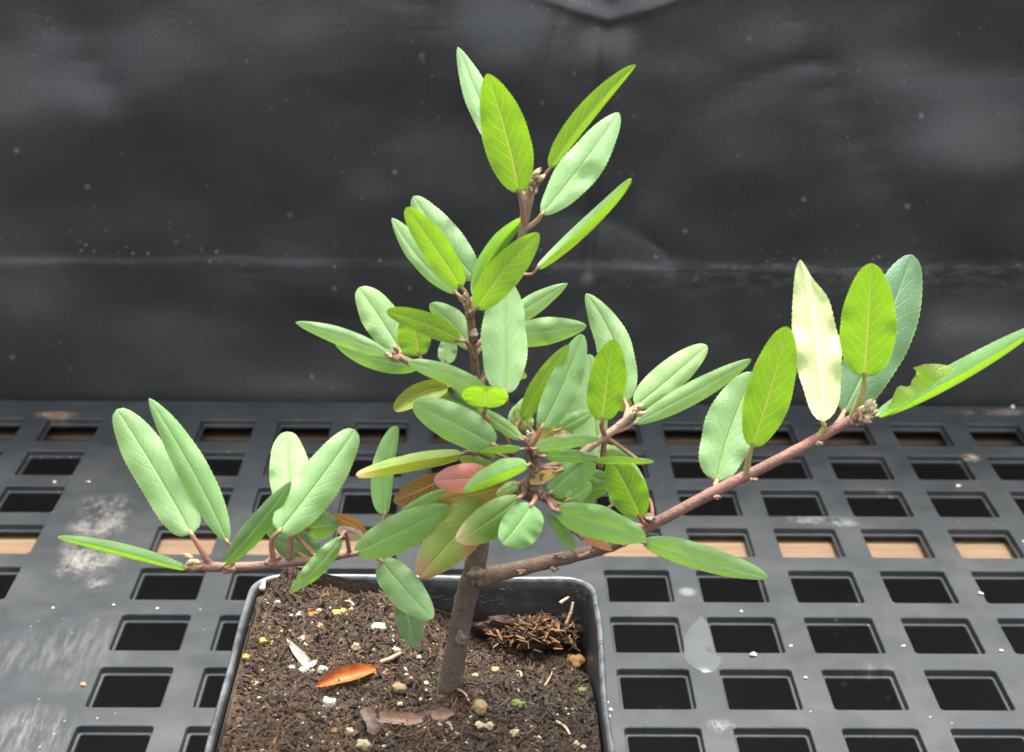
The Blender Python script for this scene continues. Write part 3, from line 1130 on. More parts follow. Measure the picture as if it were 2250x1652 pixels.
# ---- woody frame: (x, y, depth in cm, radius), pixels of the 2250 wide photograph
YOUNG, OLD, GREY = (.20, .10, .075), (.085, .058, .042), (.12, .095, .06)
RED = (.24, .10, .085)
FRAME = {
    'trunk': ([(981, 1565, 0, 46), (984, 1532, 0, 33), (1000, 1440, 0, 27), (1020, 1330, 0, 26), (1045, 1240, 0, 26), (1060, 1150, .1, 22), (1070, 1060, .2, 20), (1067, 1000, .3, 17),
               (1060, 930, .5, 14), (1052, 870, .6, 11), (1043, 800, .6, 10), (1036, 720, .6, 10), (1031, 680, .6, 10), (1024, 650, .6, 7)], (.050, .036, .033), (.14, .082, .052)),
    'upper': ([(1050, 880, .7, 9), (1075, 790, 1.0, 9), (1105, 680, 1.2, 9), (1135, 580, 1.2, 10), (1150, 500, 1.1, 11), (1162, 435, 1.1, 13), (1172, 392, 1.0, 8)], (.17, .095, .06), (.27, .17, .12)),
    'right': ([(1036, 1285, 0, 22), (1075, 1266, -.1, 23), (1180, 1240, -.3, 19), (1330, 1203, -.5, 16), (1420, 1160, -.6, 15), (1560, 1085, -.6, 15), (1700, 1015, -.6, 14), (1830, 945, -.5, 14),
               (1890, 912, -.5, 15), (1918, 888, -.5, 7)], (.090, .062, .036), (.25, .098, .082)),
    'left': ([(1055, 1130, 0, 10), (960, 1170, -.5, 10), (860, 1196, -.9, 11), (780, 1213, -1, 11), (650, 1235, -1.0, 11), (510, 1246, -1.0, 12), (440, 1243, -1, 14), (415, 1240, -1, 8)], (.17, .082, .068), (.22, .11, .082)),
    'middle': ([(1068, 1085, .1, 14), (1120, 1078, -.5, 14), (1163, 1060, -.9, 17), (1177, 1020, -1.0, 12), (1166, 985, -1.1, 11), (1160, 962, -1.1, 8)], (.12, .085, .06), (.24, .14, .08)),
    'front': ([(1160, 1065, -.9, 12), (1200, 1095, -1.1, 11), (1235, 1130, -1.2, 8), (1280, 1185, -1.2, 5)], (.13, .085, .06), (.30, .15, .10)),
    'side': ([(1175, 1030, -.9, 11), (1250, 1012, -.6, 9), (1330, 958, -.3, 10), (1365, 932, -.2, 11), (1402, 900, -.2, 7)], (.20, .11, .08), (.32, .20, .14)),
    'inner': ([(1140, 1040, -.5, 7), (1112, 965, -.6, 7), (1080, 908, -.6, 5)], (.20, .10, .08), (.24, .12, .10)),
    'upleft': ([(1052, 885, .6, 7), (985, 852, .2, 8), (915, 806, 0, 9), (866, 778, -.1, 8)], (.18, .10, .07), (.30, .19, .11)),
    'knot': ([(1130, 1075, -.6, 12), (1160, 1085, -.9, 18), (1195, 1088, -1.0, 10)], (.10, .07, .05), (.12, .085, .06)),
}
plant = empty('potted_shrub', TB)
tag(plant, 'young evergreen shrub with oval green leaves growing in the square pot', 'shrub')
NODES = []                                        # (x, y, world point, branch object)
BR = {}


def build_frame():
    for key, (pts, c0, c1) in FRAME.items():
        A = catmull([(x, y, d, r) for x, y, d, r in pts], 9)
        P = np.array([P3(x, y, d) for x, y, d, r in A])
        Rr = np.array([r * pxm(p) for p, r in zip(P, A[:, 3])])
        # nodes: slight swellings
        k = np.arange(len(Rr))
        sw = np.array([max(0, mnoise.noise(Vector((i * .55, len(key), 3)))) for i in k])
        Rr = Rr * (1 + .13 * sw) * (.91 if key == 'trunk' else .84)
        V, F = tube(P, Rr, 12, .10, len(key))
        t = np.repeat(np.linspace(0, 1, len(P)), 12)[:, None]
        cols = np.array(c0) * (1 - t) + np.array(c1) * t
        nm = 'trunk' if key == 'trunk' else 'branch' if key in ('upper', 'right', 'left', 'middle', 'knot') else 'twig'
        par = plant
        if nm == 'twig' and key in ('front', 'side', 'inner'):
            par = BR['middle']
        if key == 'upleft':
            par = BR['trunk']
        o = obj(nm, V, F, M_BARK, origin=P[0], parent=par, cols=cols)
        BR[key] = o
        for q, pp in zip(A, P):
            NODES.append((q[0], q[1], pp, key))


build_frame()


def bark_knob(x, y, d, r, c, key, stretch=(1, 1, 1)):
    p = P3(x, y, d)
    s = r * pxm(p)
    V, F = lump(s, x * .1, stretch, 3, .8)
    return obj('bud_scar', V + p, F, M_BARK, parent=BR[key], cols=c)


for x, y, d, r in ((1230, 1222, -.5, 11), (1312, 1198, -.75, 11), (1145, 1256, -.45, 10), (1218, 1250, -.6, 9), (1370, 1195, -.8, 8), (1655, 1055, -.9, 8), (1800, 975, -.85, 8),
                   (1575, 1092, -.9, 8), (1425, 1138, -.7, 14)):
    bark_knob(x, y, d, r * .75, (.15, .095, .06), 'right', (1.3, 1, .8))
for x, y, d, r in ((600, 1229, -1.1, 15), (505, 1250, -1.2, 15), (700, 1222, -1.2, 11), (845, 1205, -1.1, 9)):
    bark_knob(x, y, d + .1, r * .8, (.26, .14, .09), 'left', (1.1, 1, .9))
for x, y, d, r in ((1045, 1265, -.2, 22), (1012, 1400, -.2, 14), (1040, 740, .4, 11), (1045, 840, .4, 9), (1030, 690, .4, 9)):
    bark_knob(x, y, d, r, (.13, .09, .06), 'trunk', (.9, 1, 1.3))
for x, y, d, r in ((1172, 1035, -1.25, 12), (1190, 1045, -1.2, 10), (1160, 1000, -1.25, 10), (1150, 1075, -1.2, 14), (1185, 1085, -1.3, 12)):
    bark_knob(x, y, d + .1, r * .8, (.13, .085, .055), 'middle', (.8, 1, 1.5))


def bud(x, y, d, r, ang, key, n=6, c=(.50, .40, .20), spread=.5):
    """a cluster of pointed scales; ang is the picture direction it points in (degrees, 90 = up)"""
    V, F = [], []
    for i in range(n):
        a = math.radians(ang + random.uniform(-1, 1) * 38 * spread * 2)
        Lp = r * random.uniform(.8, 1.6)
        ox, oy = random.uniform(-.5, .5) * r, random.uniform(-.5, .5) * r
        pts = [(x + ox + math.cos(a) * Lp * t, y + oy - math.sin(a) * Lp * t, d + random.uniform(-.12, .12) - .1 * t) for t in (0, .35, .7, 1.0)]
        P = catmull([P3(*p) for p in pts], 3)
        pm = pxm(P[0])
        T = np.linspace(0, 1, len(P))
        Rr = pm * r * .30 * np.sin(np.pi * np.clip(T * .9 + .12, 0, 1)) + 1e-5
        v, f = tube(P, Rr, 7)
        b0 = len(V)
        V += v.tolist()
        F += [tuple(k + b0 for k in q) for q in f]
    cols = np.array(c) * (1 + .22 * RNG.standard_normal((len(V), 1)))
    return obj('bud', V, F, M_BARK, origin=P3(x, y, d), parent=BR[key], cols=np.clip(cols, .02, .8))


bud(1170, 400, .8, 22, 75, 'upper', 7)
bud(1168, 425, .8, 14, 60, 'upper', 4, (.36, .25, .15))
bud(1024, 662, .3, 16, 90, 'trunk', 5, (.42, .30, .16))
bud(1895, 905, -.9, 26, 35, 'right', 9, (.52, .44, .24))
bud(1880, 925, -.9, 22, 30, 'right', 5, (.30, .18, .11))
bud(432, 1240, -1.2, 22, 175, 'left', 7, (.42, .30, .14))
bud(875, 785, -.3, 20, 145, 'upleft', 6, (.40, .26, .14))
bud(1390, 908, -.4, 20, 40, 'side', 5, (.46, .34, .20))
bud(1160, 965, -1.3, 13, 95, 'middle', 5, (.45, .42, .24))
bud(1262, 1145, -1.4, 12, -50, 'front', 4, (.36, .22, .12))
bud(1175, 1000, -1.3, 12, 40, 'middle', 4, (.34, .20, .12))

PINK, YEL, BRN = (.60, .21, .18), (.48, .42, .10), (.16, .075, .022)
LIME = (.16, .28, .03)
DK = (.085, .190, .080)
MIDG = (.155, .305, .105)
# side, base, tip, L, R, depth base, depth tip, options, petiole target (px) or None
LEAVES = [
    ('T', 1112, 360, 1006, 103, 30, 27, 1.6, 2.4, dict(bb=.85, a=1.0), (1158, 440)),
    ('B', 1141, 424, 1070, 162, 53, 49, .6, -.1, dict(bend=6, bb=.72, tipcurl=-.1), (1148, 492)),
    ('B', 1209, 370, 1397, 142, 30, 13, .7, .6, dict(bend=-9, bb=.75, zR=.25), (1172, 428)),
    ('T', 1190, 471, 1360, 247, 40, 44, 1.0, 1.9, dict(bend=4, bb=.72, dent=(.45, .45, .16)), (1163, 510)),
    ('T', 1180, 590, 1388, 392, 15, -2, .9, 1.0, dict(M=17, zM=.5, zR=-.1, zL=.7, bb=.5, bend=5), (1128, 600)),
    ('T', 1044, 612, 908, 431, 38, 40, 1.4, 2.0, dict(bend=-4, wav=.10), (1034, 690)),
    ('B', 1014, 632, 892, 456, 31, 33, .2, -.3, dict(bend=2), (1031, 690)),
    ('T', 1004, 645, 861, 479, 20, 34, .9, 1.2, dict(bend=-12, bb=.75), (1031, 700)),
    ('T', 1042, 650, 1157, 478, 24, -3, .8, .9, dict(M=15, zM=.4, zR=-.1, bend=-16, bb=.6), (1034, 690)),
    ('B', 1045, 679, 1184, 512, 34, 40, .0, -.4, dict(bend=-6, bb=.66), (1034, 700)),
    ('T', 1109, 866, 1113, 618, 52, 46, -1.0, -.4, dict(bend=0, a=.98, bb=.58, wav=.05), (1050, 880)),
    ('T', 1090, 725, 1248, 622, 20, 24, 1.5, 2.0, dict(bend=-4, bb=.85), (1040, 760)),
    ('T', 1090, 748, 1289, 716, 30, 30, 1.1, 1.6, dict(bend=-3, wav=.13, bb=.75), (1040, 780)),
    ('T', 1374, 884, 1287, 645, 42, 36, .5, 1.3, dict(bend=22, bb=.72), (1370, 925)),
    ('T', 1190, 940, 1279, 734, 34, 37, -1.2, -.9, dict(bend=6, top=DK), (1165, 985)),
    ('B', 1146, 922, 1250, 757, 20, 26, -.6, -.5, dict(bend=-6, bb=.7), (1166, 985)),
    ('T', 1318, 1010, 1296, 778, 52, 30, -.1, .5, dict(bend=-4), (1330, 960)),
    ('B', 1324, 925, 1350, 745, 41, 42, -.6, -1.0, dict(bend=-3, bot=(.085, .19, .010)), (1330, 957)),
    ('T', 1396, 893, 1554, 759, 38, 30, .3, 1.3, dict(bend=2), (1368, 930)),
    ('T', 1392, 931, 1651, 789, 24, 24, -.2, .4, dict(bend=3, bb=.75), (1340, 958)),
    ('B', 1388, 893, 1345, 885, 14, 20, .6, .8, dict(bot=YEL, top=YEL), (1370, 925)),
    ('T', 1120, 812, 1158, 828, 10, 12, 1.2, 1.4, dict(), (1050, 850)),
    ('T', 878, 768, 788, 632, 38, 42, .6, 1.3, dict(bend=2, bb=.55), (880, 790)),
    ('T', 855, 780, 649, 708, 20, 19, -.3, .2, dict(bend=4, bb=.8), (878, 790)),
    ('T', 922, 806, 735, 752, 26, 26, .4, .8, dict(bend=-8, bb=.7), (930, 815)),
    ('B', 1010, 748, 849, 684, 22, 27, -.3, -.8, dict(bend=5, bb=.58), (1037, 790)),
    ('B', 922, 782, 905, 686, 42, 30, .3, .2, dict(bend=0), (905, 798)),
    ('T', 1036, 766, 944, 668, 24, 32, 1.2, 1.7, dict(bend=6), (1042, 790)),
    ('T', 977, 800, 990, 735, 20, 22, 1.2, 1.4, dict(), (1040, 830)),
    ('T', 1072, 864, 896, 795, 24, 20, -.5, -.7, dict(bend=8, bb=.6), (1052, 878)),
    ('B', 985, 850, 866, 902, 22, 24, .0, -.4, dict(bend=10, bot=(.17, .21, .02), bb=.55, zL=-.35), (990, 855)),
    ('T', 1085, 925, 925, 842, 34, 28, -.2, .2, dict(bend=2, top=(.13, .22, .10)), (1105, 950)),
    ('T', 1087, 978, 908, 886, 40, 42, -1.4, -1.3, dict(bend=2, bb=.55), (1112, 1005)),
    ('B', 1066, 897, 1068, 848, 52, 50, -1.4, -2.2, dict(notch=18, bb=.55, a=1.1), (1095, 940)),
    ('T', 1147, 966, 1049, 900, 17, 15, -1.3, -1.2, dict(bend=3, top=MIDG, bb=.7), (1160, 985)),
    ('T', 1148, 986, 1054, 992, 9, 9, -1.5, -1.6, dict(bend=2, bb=.7, top=LIME), (1163, 990)),
    ('T', 1172, 986, 1319, 964, 17, 15, -1.5, -1.5, dict(bend=-4), (1165, 985)),
    ('T', 1194, 1002, 1315, 1006, 15, 14, -1.6, -1.6, dict(bend=-1, top=(.11, .22, .07)), (1172, 1005)),
    ('T', 1300, 1012, 1436, 1014, 8, 9, -1.3, -1.5, dict(bend=-2, top=LIME, bb=.5), (1250, 1012)),
    ('T', 1385, 1010, 1300, 985, 20, 20, -.2, .1, dict(), (1330, 960)),
    ('B', 1408, 1138, 1340, 1006, 42, 40, -.9, -1.1, dict(bend=3, a=.85, bot=(.065, .15, .008)), (1428, 1150)),
    ('T', 1418, 1088, 1350, 985, 14, 16, -.2, .1, dict(bend=4), (1420, 1140)),
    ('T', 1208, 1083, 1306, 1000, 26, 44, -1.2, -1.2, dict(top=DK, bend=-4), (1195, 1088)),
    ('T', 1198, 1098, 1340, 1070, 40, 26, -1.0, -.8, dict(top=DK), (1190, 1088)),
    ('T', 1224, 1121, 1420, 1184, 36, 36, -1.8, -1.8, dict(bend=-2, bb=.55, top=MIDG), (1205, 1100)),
    ('T', 1412, 1191, 1687, 1269, 34, 22, -1.0, -1.1, dict(bend=3, bb=.68), (1375, 1186)),
    ('T', 1262, 1212, 1202, 1130, 10, 17, -1.2, -1.4, dict(top=MIDG), (1300, 1212)),
    ('B', 1262, 1170, 1346, 1209, 9, 9, -1.0, -1.1, dict(bot=(.45, .18, .10), top=(.45, .18, .10)), (1255, 1155)),
    ('T', 1078, 1095, 922, 1268, 50, 56, -.8, -1.2, dict(bend=2, top=(.25, .34, .055), bot=(.16, .20, .03), blotch=((.32, .16, .06), .05), tipc=(.36, .17, .09), tipr=.70), (1100, 1080)),
    ('T', 838, 1232, 951, 1359, 38, 40, -1.3, -1.9, dict(bend=3, bb=.6), (850, 1198)),
    ('T', 882, 1300, 907, 1423, 34, 28, -.8, -1.0, dict(top=(.070, .125, .062), bend=-3), (862, 1198)),
    ('T', 779, 1216, 987, 1113, 40, 41, -1.9, -1.6, dict(bend=3, bb=.6, top=MIDG), (795, 1212)),
    ('T', 1142, 1092, 1001, 1188, 40, 36, -1.9, -2.3, dict(bend=-6, top=(.13, .21, .05), tipc=(.55, .42, .20), tipr=.62), (1155, 1080)),
    ('T', 1168, 1108, 1104, 1195, 50, 36, -2.2, -2.7, dict(bend=-3, a=.85, bb=.5, top=MIDG), (1180, 1088)),
    ('T', 1160, 1022, 1020, 1083, -2, 30, -1.9, -2.1, dict(M=-15, zM=-.1, zL=-.5, bend=4, top=MIDG), (1172, 1030)),
    ('T', 1075, 1048, 953, 1056, 31, 33, -1.2, -1.4, dict(top=PINK, bot=PINK, tipc=(.66, .25, .26), tipr=.5, bb=.55), (1110, 1072)),
    ('B', 985, 1045, 864, 1102, 28, 26, -.5, -.7, dict(bot=BRN, top=BRN, bend=-3), (1060, 1075)),
    ('T', 990, 1078, 880, 1128, 16, 16, -.9, -1.0, dict(top=MIDG), (1060, 1090)),
    ('B', 1115, 1068, 958, 1102, 26, 22, -.9, -1.0, dict(bot=(.34, .25, .055), top=(.34, .25, .055), bend=-2), (1130, 1075)),
    ('B', 1222, 1036, 1164, 1062, 12, 14, -1.1, -1.2, dict(bot=(.48, .32, .10), top=(.48, .32, .10)), (1180, 1030)),
    ('T', 1180, 992, 1250, 905, 30, 40, -.7, -.3, dict(top=(.46, .40, .08), bot=(.40, .33, .06), blotch=((.48, .22, .12), -.1)), (1172, 1010)),
    ('T', 1165, 942, 1132, 896, 20, 20, -.7, -.5, dict(top=(.20, .27, .04), bot=(.2, .25, .03)), (1165, 985)),
    ('T', 1014, 997, 782, 1044, 2, 16, -1.0, -1.5, dict(M=-22, zM=.0, zL=-.5, zR=.25, bend=6, top=(.22, .31, .04), bot=(.15, .19, .02), tipc=(.34, .26, .10), tipr=.7, bb=.5), (1058, 1022)),
    ('T', 846, 1131, 873, 936, 30, 18, -.8, -.9, dict(bend=-12, top=MIDG, bb=.5), (862, 1196)),
    ('T', 421, 1174, 256, 899, 50, 52, -1.0, .4, dict(bend=4, bb=.56), (468, 1243)),
    ('T', 500, 1191, 327, 875, 33, 36, -1.2, -.6, dict(bend=8, bb=.75, top=MIDG), (505, 1245)),
    ('T', 490, 1243, 640, 1058, 24, 24, -1.5, -1.6, dict(bend=4, bb=.75, top=(.050, .125, .040)), (510, 1246)),
    ('T', 612, 1169, 780, 944, 46, 50, -1.4, -.5, dict(bend=3, bb=.55), (601, 1235)),
    ('T', 640, 1125, 630, 948, 43, 45, -.9, -.1, dict(bend=0, bb=.55), (640, 1235)),
    ('T', 700, 1216, 583, 1118, 44, 34, -.7, -.3, dict(top=(.082, .150, .085), bend=-4), (715, 1225)),
    ('T', 672, 1163, 745, 1150, 34, 26, -.7, -.5, dict(top=(.075, .14, .075)), (692, 1228)),
    ('B', 805, 1172, 723, 1132, 14, 14, -.5, -.4, dict(bot=(.22, .085, .02), top=(.22, .085, .02), bend=4), (800, 1208)),
    ('T', 800, 1180, 738, 1160, 14, 12, -.6, -.5, dict(top=(.42, .33, .28), bot=(.42, .33, .28)), (805, 1208)),
    ('T', 750, 1180, 638, 1299, 20, 22, -1.5, -1.7, dict(bend=-6, wav=.2, top=MIDG, bb=.7), (770, 1214)),
    ('T', 412, 1251, 126, 1180, 3, 16, -1.3, -1.8, dict(M=-12, zM=-.1, zL=-.3, bend=5, bb=.5, top=MIDG), (440, 1246)),
    ('T', 1575, 1057, 1657, 818, 58, 50, .1, .9, dict(bend=-8, a=.86), (1580, 1074)),
    ('B', 1652, 982, 1729, 717, 50, 49, -.9, -1.5, dict(bend=4, a=.95, bot=(.075, .155, .012)), (1632, 1048)),
    ('B', 1808, 926, 1758, 570, 50, 52, -.6, 1.6, dict(bend=12, bb=.70, a=.90, bot=(.40, .45, .22), wav=.22, wob=.17, tra=(.42, .50, .16), tipn=.5, tipcurl=-.2), (1790, 968)),
    ('B', 1899, 828, 1915, 578, 60, 62, -.7, -1.3, dict(bend=1, a=.86, bb=.66, bot=(.10, .21, .010)), (1868, 925)),
    ('T', 1853, 907, 2004, 559, 58, 66, .1, 1.2, dict(bend=8, a=.95, top=(.068, .150, .080)), (1830, 946)),
    ('T', 1085, 1030, 1010, 1006, 16, 16, -.5, -.5, dict(top=(.26, .36, .10)), (1120, 1050)),
    ('T', 1225, 945, 1300, 905, 20, 18, -.3, .0, dict(top=MIDG), (1250, 1012)),
    ('T', 1120, 930, 1165, 872, 16, 16, -.2, .1, dict(), (1112, 965)),
    ('T', 1245, 1100, 1300, 1062, 18, 20, -1.2, -1.1, dict(top=MIDG), (1205, 1095)),
    ('T', 1098, 1000, 1010, 958, 14, 16, -.4, -.3, dict(top=(.24, .36, .12)), (1125, 1040)),
    ('T', 1062, 905, 985, 868, 18, 18, .0, .1, dict(top=(.30, .42, .22)), (1085, 915)),
    ('T', 1290, 1052, 1235, 985, 20, 22, -.5, -.4, dict(top=DK), (1250, 1012)),
    ('B', 1205, 975, 1185, 905, 16, 18, -.4, -.4, dict(bot=(.24, .26, .03), top=(.26, .3, .05)), (1170, 985)),
    ('T', 1345, 1110, 1395, 1040, 22, 20, -.3, -.1, dict(top=MIDG), (1425, 1155)),
    ('T', 1140, 1062, 1090, 1090, 12, 14, -1.2, -1.4, dict(top=(.24, .33, .09)), (1150, 1070)),
    ('T', 1260, 1060, 1330, 1040, 18, 18, -.7, -.6, dict(top=MIDG), (1200, 1085)),
    ('T', 890, 1168, 965, 1108, 22, 22, -.9, -.6, dict(top=MIDG), (870, 1194)),
    ('T', 660, 1218, 600, 1180, 24, 22, -.8, -.6, dict(top=(.14, .24, .14)), (680, 1231)),
    ('T', 1924, 914, 2288, 712, 24, 6, -.7, -.2, dict(M=22, zM=.15, zR=-.25, zL=.3, bend=4, bb=.55, top=(.150, .30, .105)), (1890, 912)),
]


def near_node(x, y):
    best = min(NODES, key=lambda q: (q[0] - x) ** 2 + (q[1] - y) ** 2)
    return best


PET = {2: (.30, .13, .06), 78: (.34, .33, .08), 77: (.34, .30, .07)}
for i, (side, bx, by, tx, ty, L, R, db, dt, opt, pt) in enumerate(LEAVES):
    if side == 'T':
        dt = dt + .9 * (by - ty) / 250
    V, F, UV, C, CB, CT = leaf_mesh(side, bx, by, tx, ty, L, R, db, dt, seed=i + 1, **opt)
    base = P3(bx, by, db)
    lf = obj('leaf', V, F, M_LEAF, origin=base, parent=plant, cols=C, colsB=CB, colsT=CT, uv=UV)
    if any(k in opt for k in ('tipc',)) and opt.get('top') is not PINK:
        lf['label'] = 'green leaf with a yellowing or reddened tip'
    if opt.get('top') is PINK:
        lf['label'] = 'rounded pink leaf at the centre of the shrub'
    elif opt.get('bot') is BRN:
        lf['label'] = 'shaded brown withering leaf'
    elif opt.get('bot') is YEL:
        lf['label'] = 'small curled yellow leaf'
    nx, ny, npt, key = near_node(*pt)
    d = np.array([tx - bx, ty - by], float)
    d /= np.linalg.norm(d)
    ln = math.hypot(nx - bx, ny - by)
    dn = (npt[1] - Y0) * 100
    q0 = (bx + d[0] * 10, by + d[1] * 10, db + (dt - db) * .04 + .02)
    q1 = (bx - d[0] * min(26, ln * .35), by - d[1] * min(26, ln * .35), db + (dn - db) * .3)
    P = catmull([P3(*q0), base, P3(*q1), npt], 6)
    W = (abs(L) + abs(R)) / 2
    r = (3.2 + .065 * min(W, 60)) * pxm(base)
    T = np.linspace(0, 1, len(P))
    v, f = tube(P, r * (.72 + .5 * T ** 2), 8, .06, i)
    c1 = np.array(opt['pc'] if 'pc' in opt else ((.30, .13, .085) if i % 3 else (.27, .15, .07)))
    if bx in (1808, 1899, 1652):
        c1 = np.array((.34, .30, .07))
    tt = np.repeat(T, 8)[:, None]
    cols = np.array((.26, .24, .07)) * (1 - tt) ** 3 + c1 * (1 - (1 - tt) ** 3)
    obj('petiole', v, f, M_BARK, origin=base, parent=lf, cols=cols)

# the bitten flap of the rightmost leaf
rag = [(1938, 908), (1958, 884), (1966, 862), (1972, 850), (1980, 847), (1992, 850), (2001, 846), (2003, 836), (2012, 826), (2014, 815), (2006, 808), (2030, 800), (2058, 799), (2084, 803)]
low = [(1945, 912), (1968, 897), (1982, 886), (1995, 878), (2005, 873), (2015, 867), (2024, 862), (2032, 857), (2042, 851), (2050, 846), (2056, 841), (2066, 834), (2080, 824), (2096, 812)]
V, UV, C, CB = [], [], [], []
for k, (a, b_) in enumerate(zip(rag, low)):
    for j, t in enumerate((0, .5, 1)):
        x, y = a[0] + (b_[0] - a[0]) * t, a[1] + (b_[1] - a[1]) * t
        V.append(P3(x, y, -.45 - .15 * t))
        UV.append((.55 + .3 * (1 - t), k / 13 * .6))
        c = (.16, .26, .02) if t > 0 else (.16, .15, .02)
        C.append(c)
        CB.append(c)
F = []
for k in range(len(rag) - 1):
    for j in range(2):
        F.append((k * 3 + j, k * 3 + j + 1, k * 3 + j + 4, k * 3 + j + 3))
lf = obj('bitten_leaf_edge', V, F, M_LEAF, parent=lf, cols=C, colsB=CB, colsT=(.30, .50, .01), uv=UV)

# ------------------------------------------------------------------ litter
M_DRY = vcol_material('dry_leaf', .55, .4, .5, 420, .6, .18)


def zoom7(x, y):
    return 457 + x * .4062, 1212.9 + y * .4062


def litter_strip(name, pts, wl, c, label, cat, cup=.25, curl=0, nv=26, lift=.0010, blot=(.06, .03, .015), taper=True):
    """a leaf lying on the soil: midrib pixel points (zoom coordinates), half widths"""
    A = catmull([zoom7(*p) for p in pts], nv // (len(pts) - 1))
    V, C, F = [], [], []
    us = (-1, -.6, -.2, 0, .2, .6, 1)
    n = len(A)
    P = []
    for q in A:
        p = soil_pt(*q)
        P.append(p)
    P = np.array(P)
    kk = np.linspace(0, 1, n)
    zz = np.polyval(np.polyfit(kk, P[:, 2], 2), kk) + lift
    P = np.array([atz(q[0], q[1], z) for q, z in zip(A, zz)])
    for i in range(n):
        t = i / (n - 1)
        tg = P[min(n - 1, i + 1)] - P[max(0, i - 1)]
        tg /= np.linalg.norm(tg)
        s = np.cross(tg, np.array([0, -.55, .83]))
        s /= np.linalg.norm(s)
        up = np.cross(s, tg)
        k = max(.04, math.sin(math.pi * t) ** .75) if taper else (.84 + .10 * math.sin(t * 9) * math.sin(t * 23 + 1)) * min(1, .35 + t * 9, .35 + (1 - t) * 6)
        wv = wl * .4062 * pxm(P[i]) * k
        for u in us:
            z = cup * wv * u * u + .04 * wv * math.sin(t * 17 + u * 2) + curl * wv * math.sin(t * 7)
            V.append(P[i] + s * (u * wv) + up * z)
            f = .5 + .5 * mnoise.noise(Vector((t * 9, u * 2, wl)))
            f = smooth(.45, .9, f + .25 * abs(u))
            C.append(np.array(c) * (1 - f) + np.array(blot) * f)
    m = len(us)
    for i in range(n - 1):
        for j in range(m - 1):
            F.append((i * m + j, i * m + j + 1, (i + 1) * m + j + 1, (i + 1) * m + j))
    o = obj(name, V, F, M_DRY, cols=C)
    if label:
        tag(o, label, cat)
    return o, P


o, P = litter_strip('fallen_leaf', [(578, 728), (690, 690), (820, 655), (942, 624)], 46, (.38, .105, .007), 'bright orange fallen leaf lying on the soil left of the trunk', 'fallen leaf', .75, 0, 30, .0016, (.26, .055, .008))
ks = [zoom7(*p) for p in ((930, 627), (985, 608), (1042, 578))]
KP = np.array([soil_pt(*k) + np.array([0, 0, .0018]) for k in ks])
v, f = tube(catmull(KP, 5), np.full(11, .00055), 7, .1)
obj('petiole', v, f, M_BARK, parent=o, cols=(.38, .22, .14))
o, P = litter_strip('dead_leaf', [(905, 895), (1000, 900), (1100, 905), (1220, 890), (1330, 870)], 42, (.135, .066, .034), 'long brown rotting leaf on the soil in front of the trunk', 'dead leaf', .25, .1, 32, .0010, (.07, .035, .02), False)
o2, P2 = litter_strip('leaf_stub', [(845, 845), (880, 905), (905, 985)], 40, (.085, .048, .032), None, None, .2, 0, 20, .0022, (.05, .03, .02), False)
W2 = o2.matrix_world.copy()
o2.parent = o
o2.location = ORG[o2] - ORG[o]
litter_strip('papery_leaf', [(425, 468), (490, 550), (545, 605), (592, 585)], 27, (.24, .22, .20), 'small grey papery dead leaf left of the orange leaf', 'dead leaf', .3, .1, 24, .0012, (.22, .19, .16))

# bark clump at the rear right
M_CHIP = vcol_material('bark_chip', .85, .2, .6, 500, .8)
V, F, C = [], [], []
cc = soil_pt(*zoom7(1775, 520))
cc[2] += .0022
for k in range(5):
    a, f = lump(.0047 - k * .0003, k * 9.1, (1.4, .9, .85), 4, .8)
    b0 = len(V)
    V += (a + cc + np.array([(k - 2) * .0042, random.uniform(-.002, .003), .0022 + random.uniform(-.001, .002)])).tolist()
    F += [tuple(i + b0 for i in q) for q in f]
    C += [np.array(random.choice(((.06, .030, .014), (.035, .019, .011), (.02, .013, .009)))) for _ in a]
for k in range(900):
    x, y = max(-.0125, min(.0105, random.gauss(-.001, .0065))), random.gauss(-.0008, .0028)
    z = .0050 + random.uniform(-.002, .0025) - abs(x) * .2
    L = random.uniform(.0010, .0042)
    a = random.uniform(0, 6.28)
    el = random.uniform(-.5, 1.0)
    dr = np.array([math.cos(a) * math.cos(el), math.sin(a) * math.cos(el), math.sin(el)])
    s = np.cross(dr, [0, 0, 1])
    s /= np.linalg.norm(s)
    wd = random.uniform(.00012, .00045)
    p = cc + np.array([x, y, z])
    b0 = len(V)
    th = np.cross(s, dr) * wd * .35
    for t in (-.5, .1, .5):
        w_ = wd * (1 if t < .4 else .35)
        V += [(p + dr * L * t + s * w_).tolist(), (p + dr * L * t - s * w_).tolist(), (p + dr * L * t + th).tolist()]
    cl = np.array(random.choice(((.105, .050, .019), (.07, .034, .014), (.17, .088, .036), (.040, .021, .011), (.024, .015, .010), (.02, .013, .009))))
    C += [cl] * 9
    for q in (0, 3):
        F += [(b0 + q, b0 + q + 3, b0 + q + 5, b0 + q + 2), (b0 + q + 2, b0 + q + 5, b0 + q + 4, b0 + q + 1)]
tag(obj('bark_clump', V, F, M_CHIP, cols=C, smooth=False), 'shaggy brown clump of bark fibres in the rear right of the pot', 'bark')

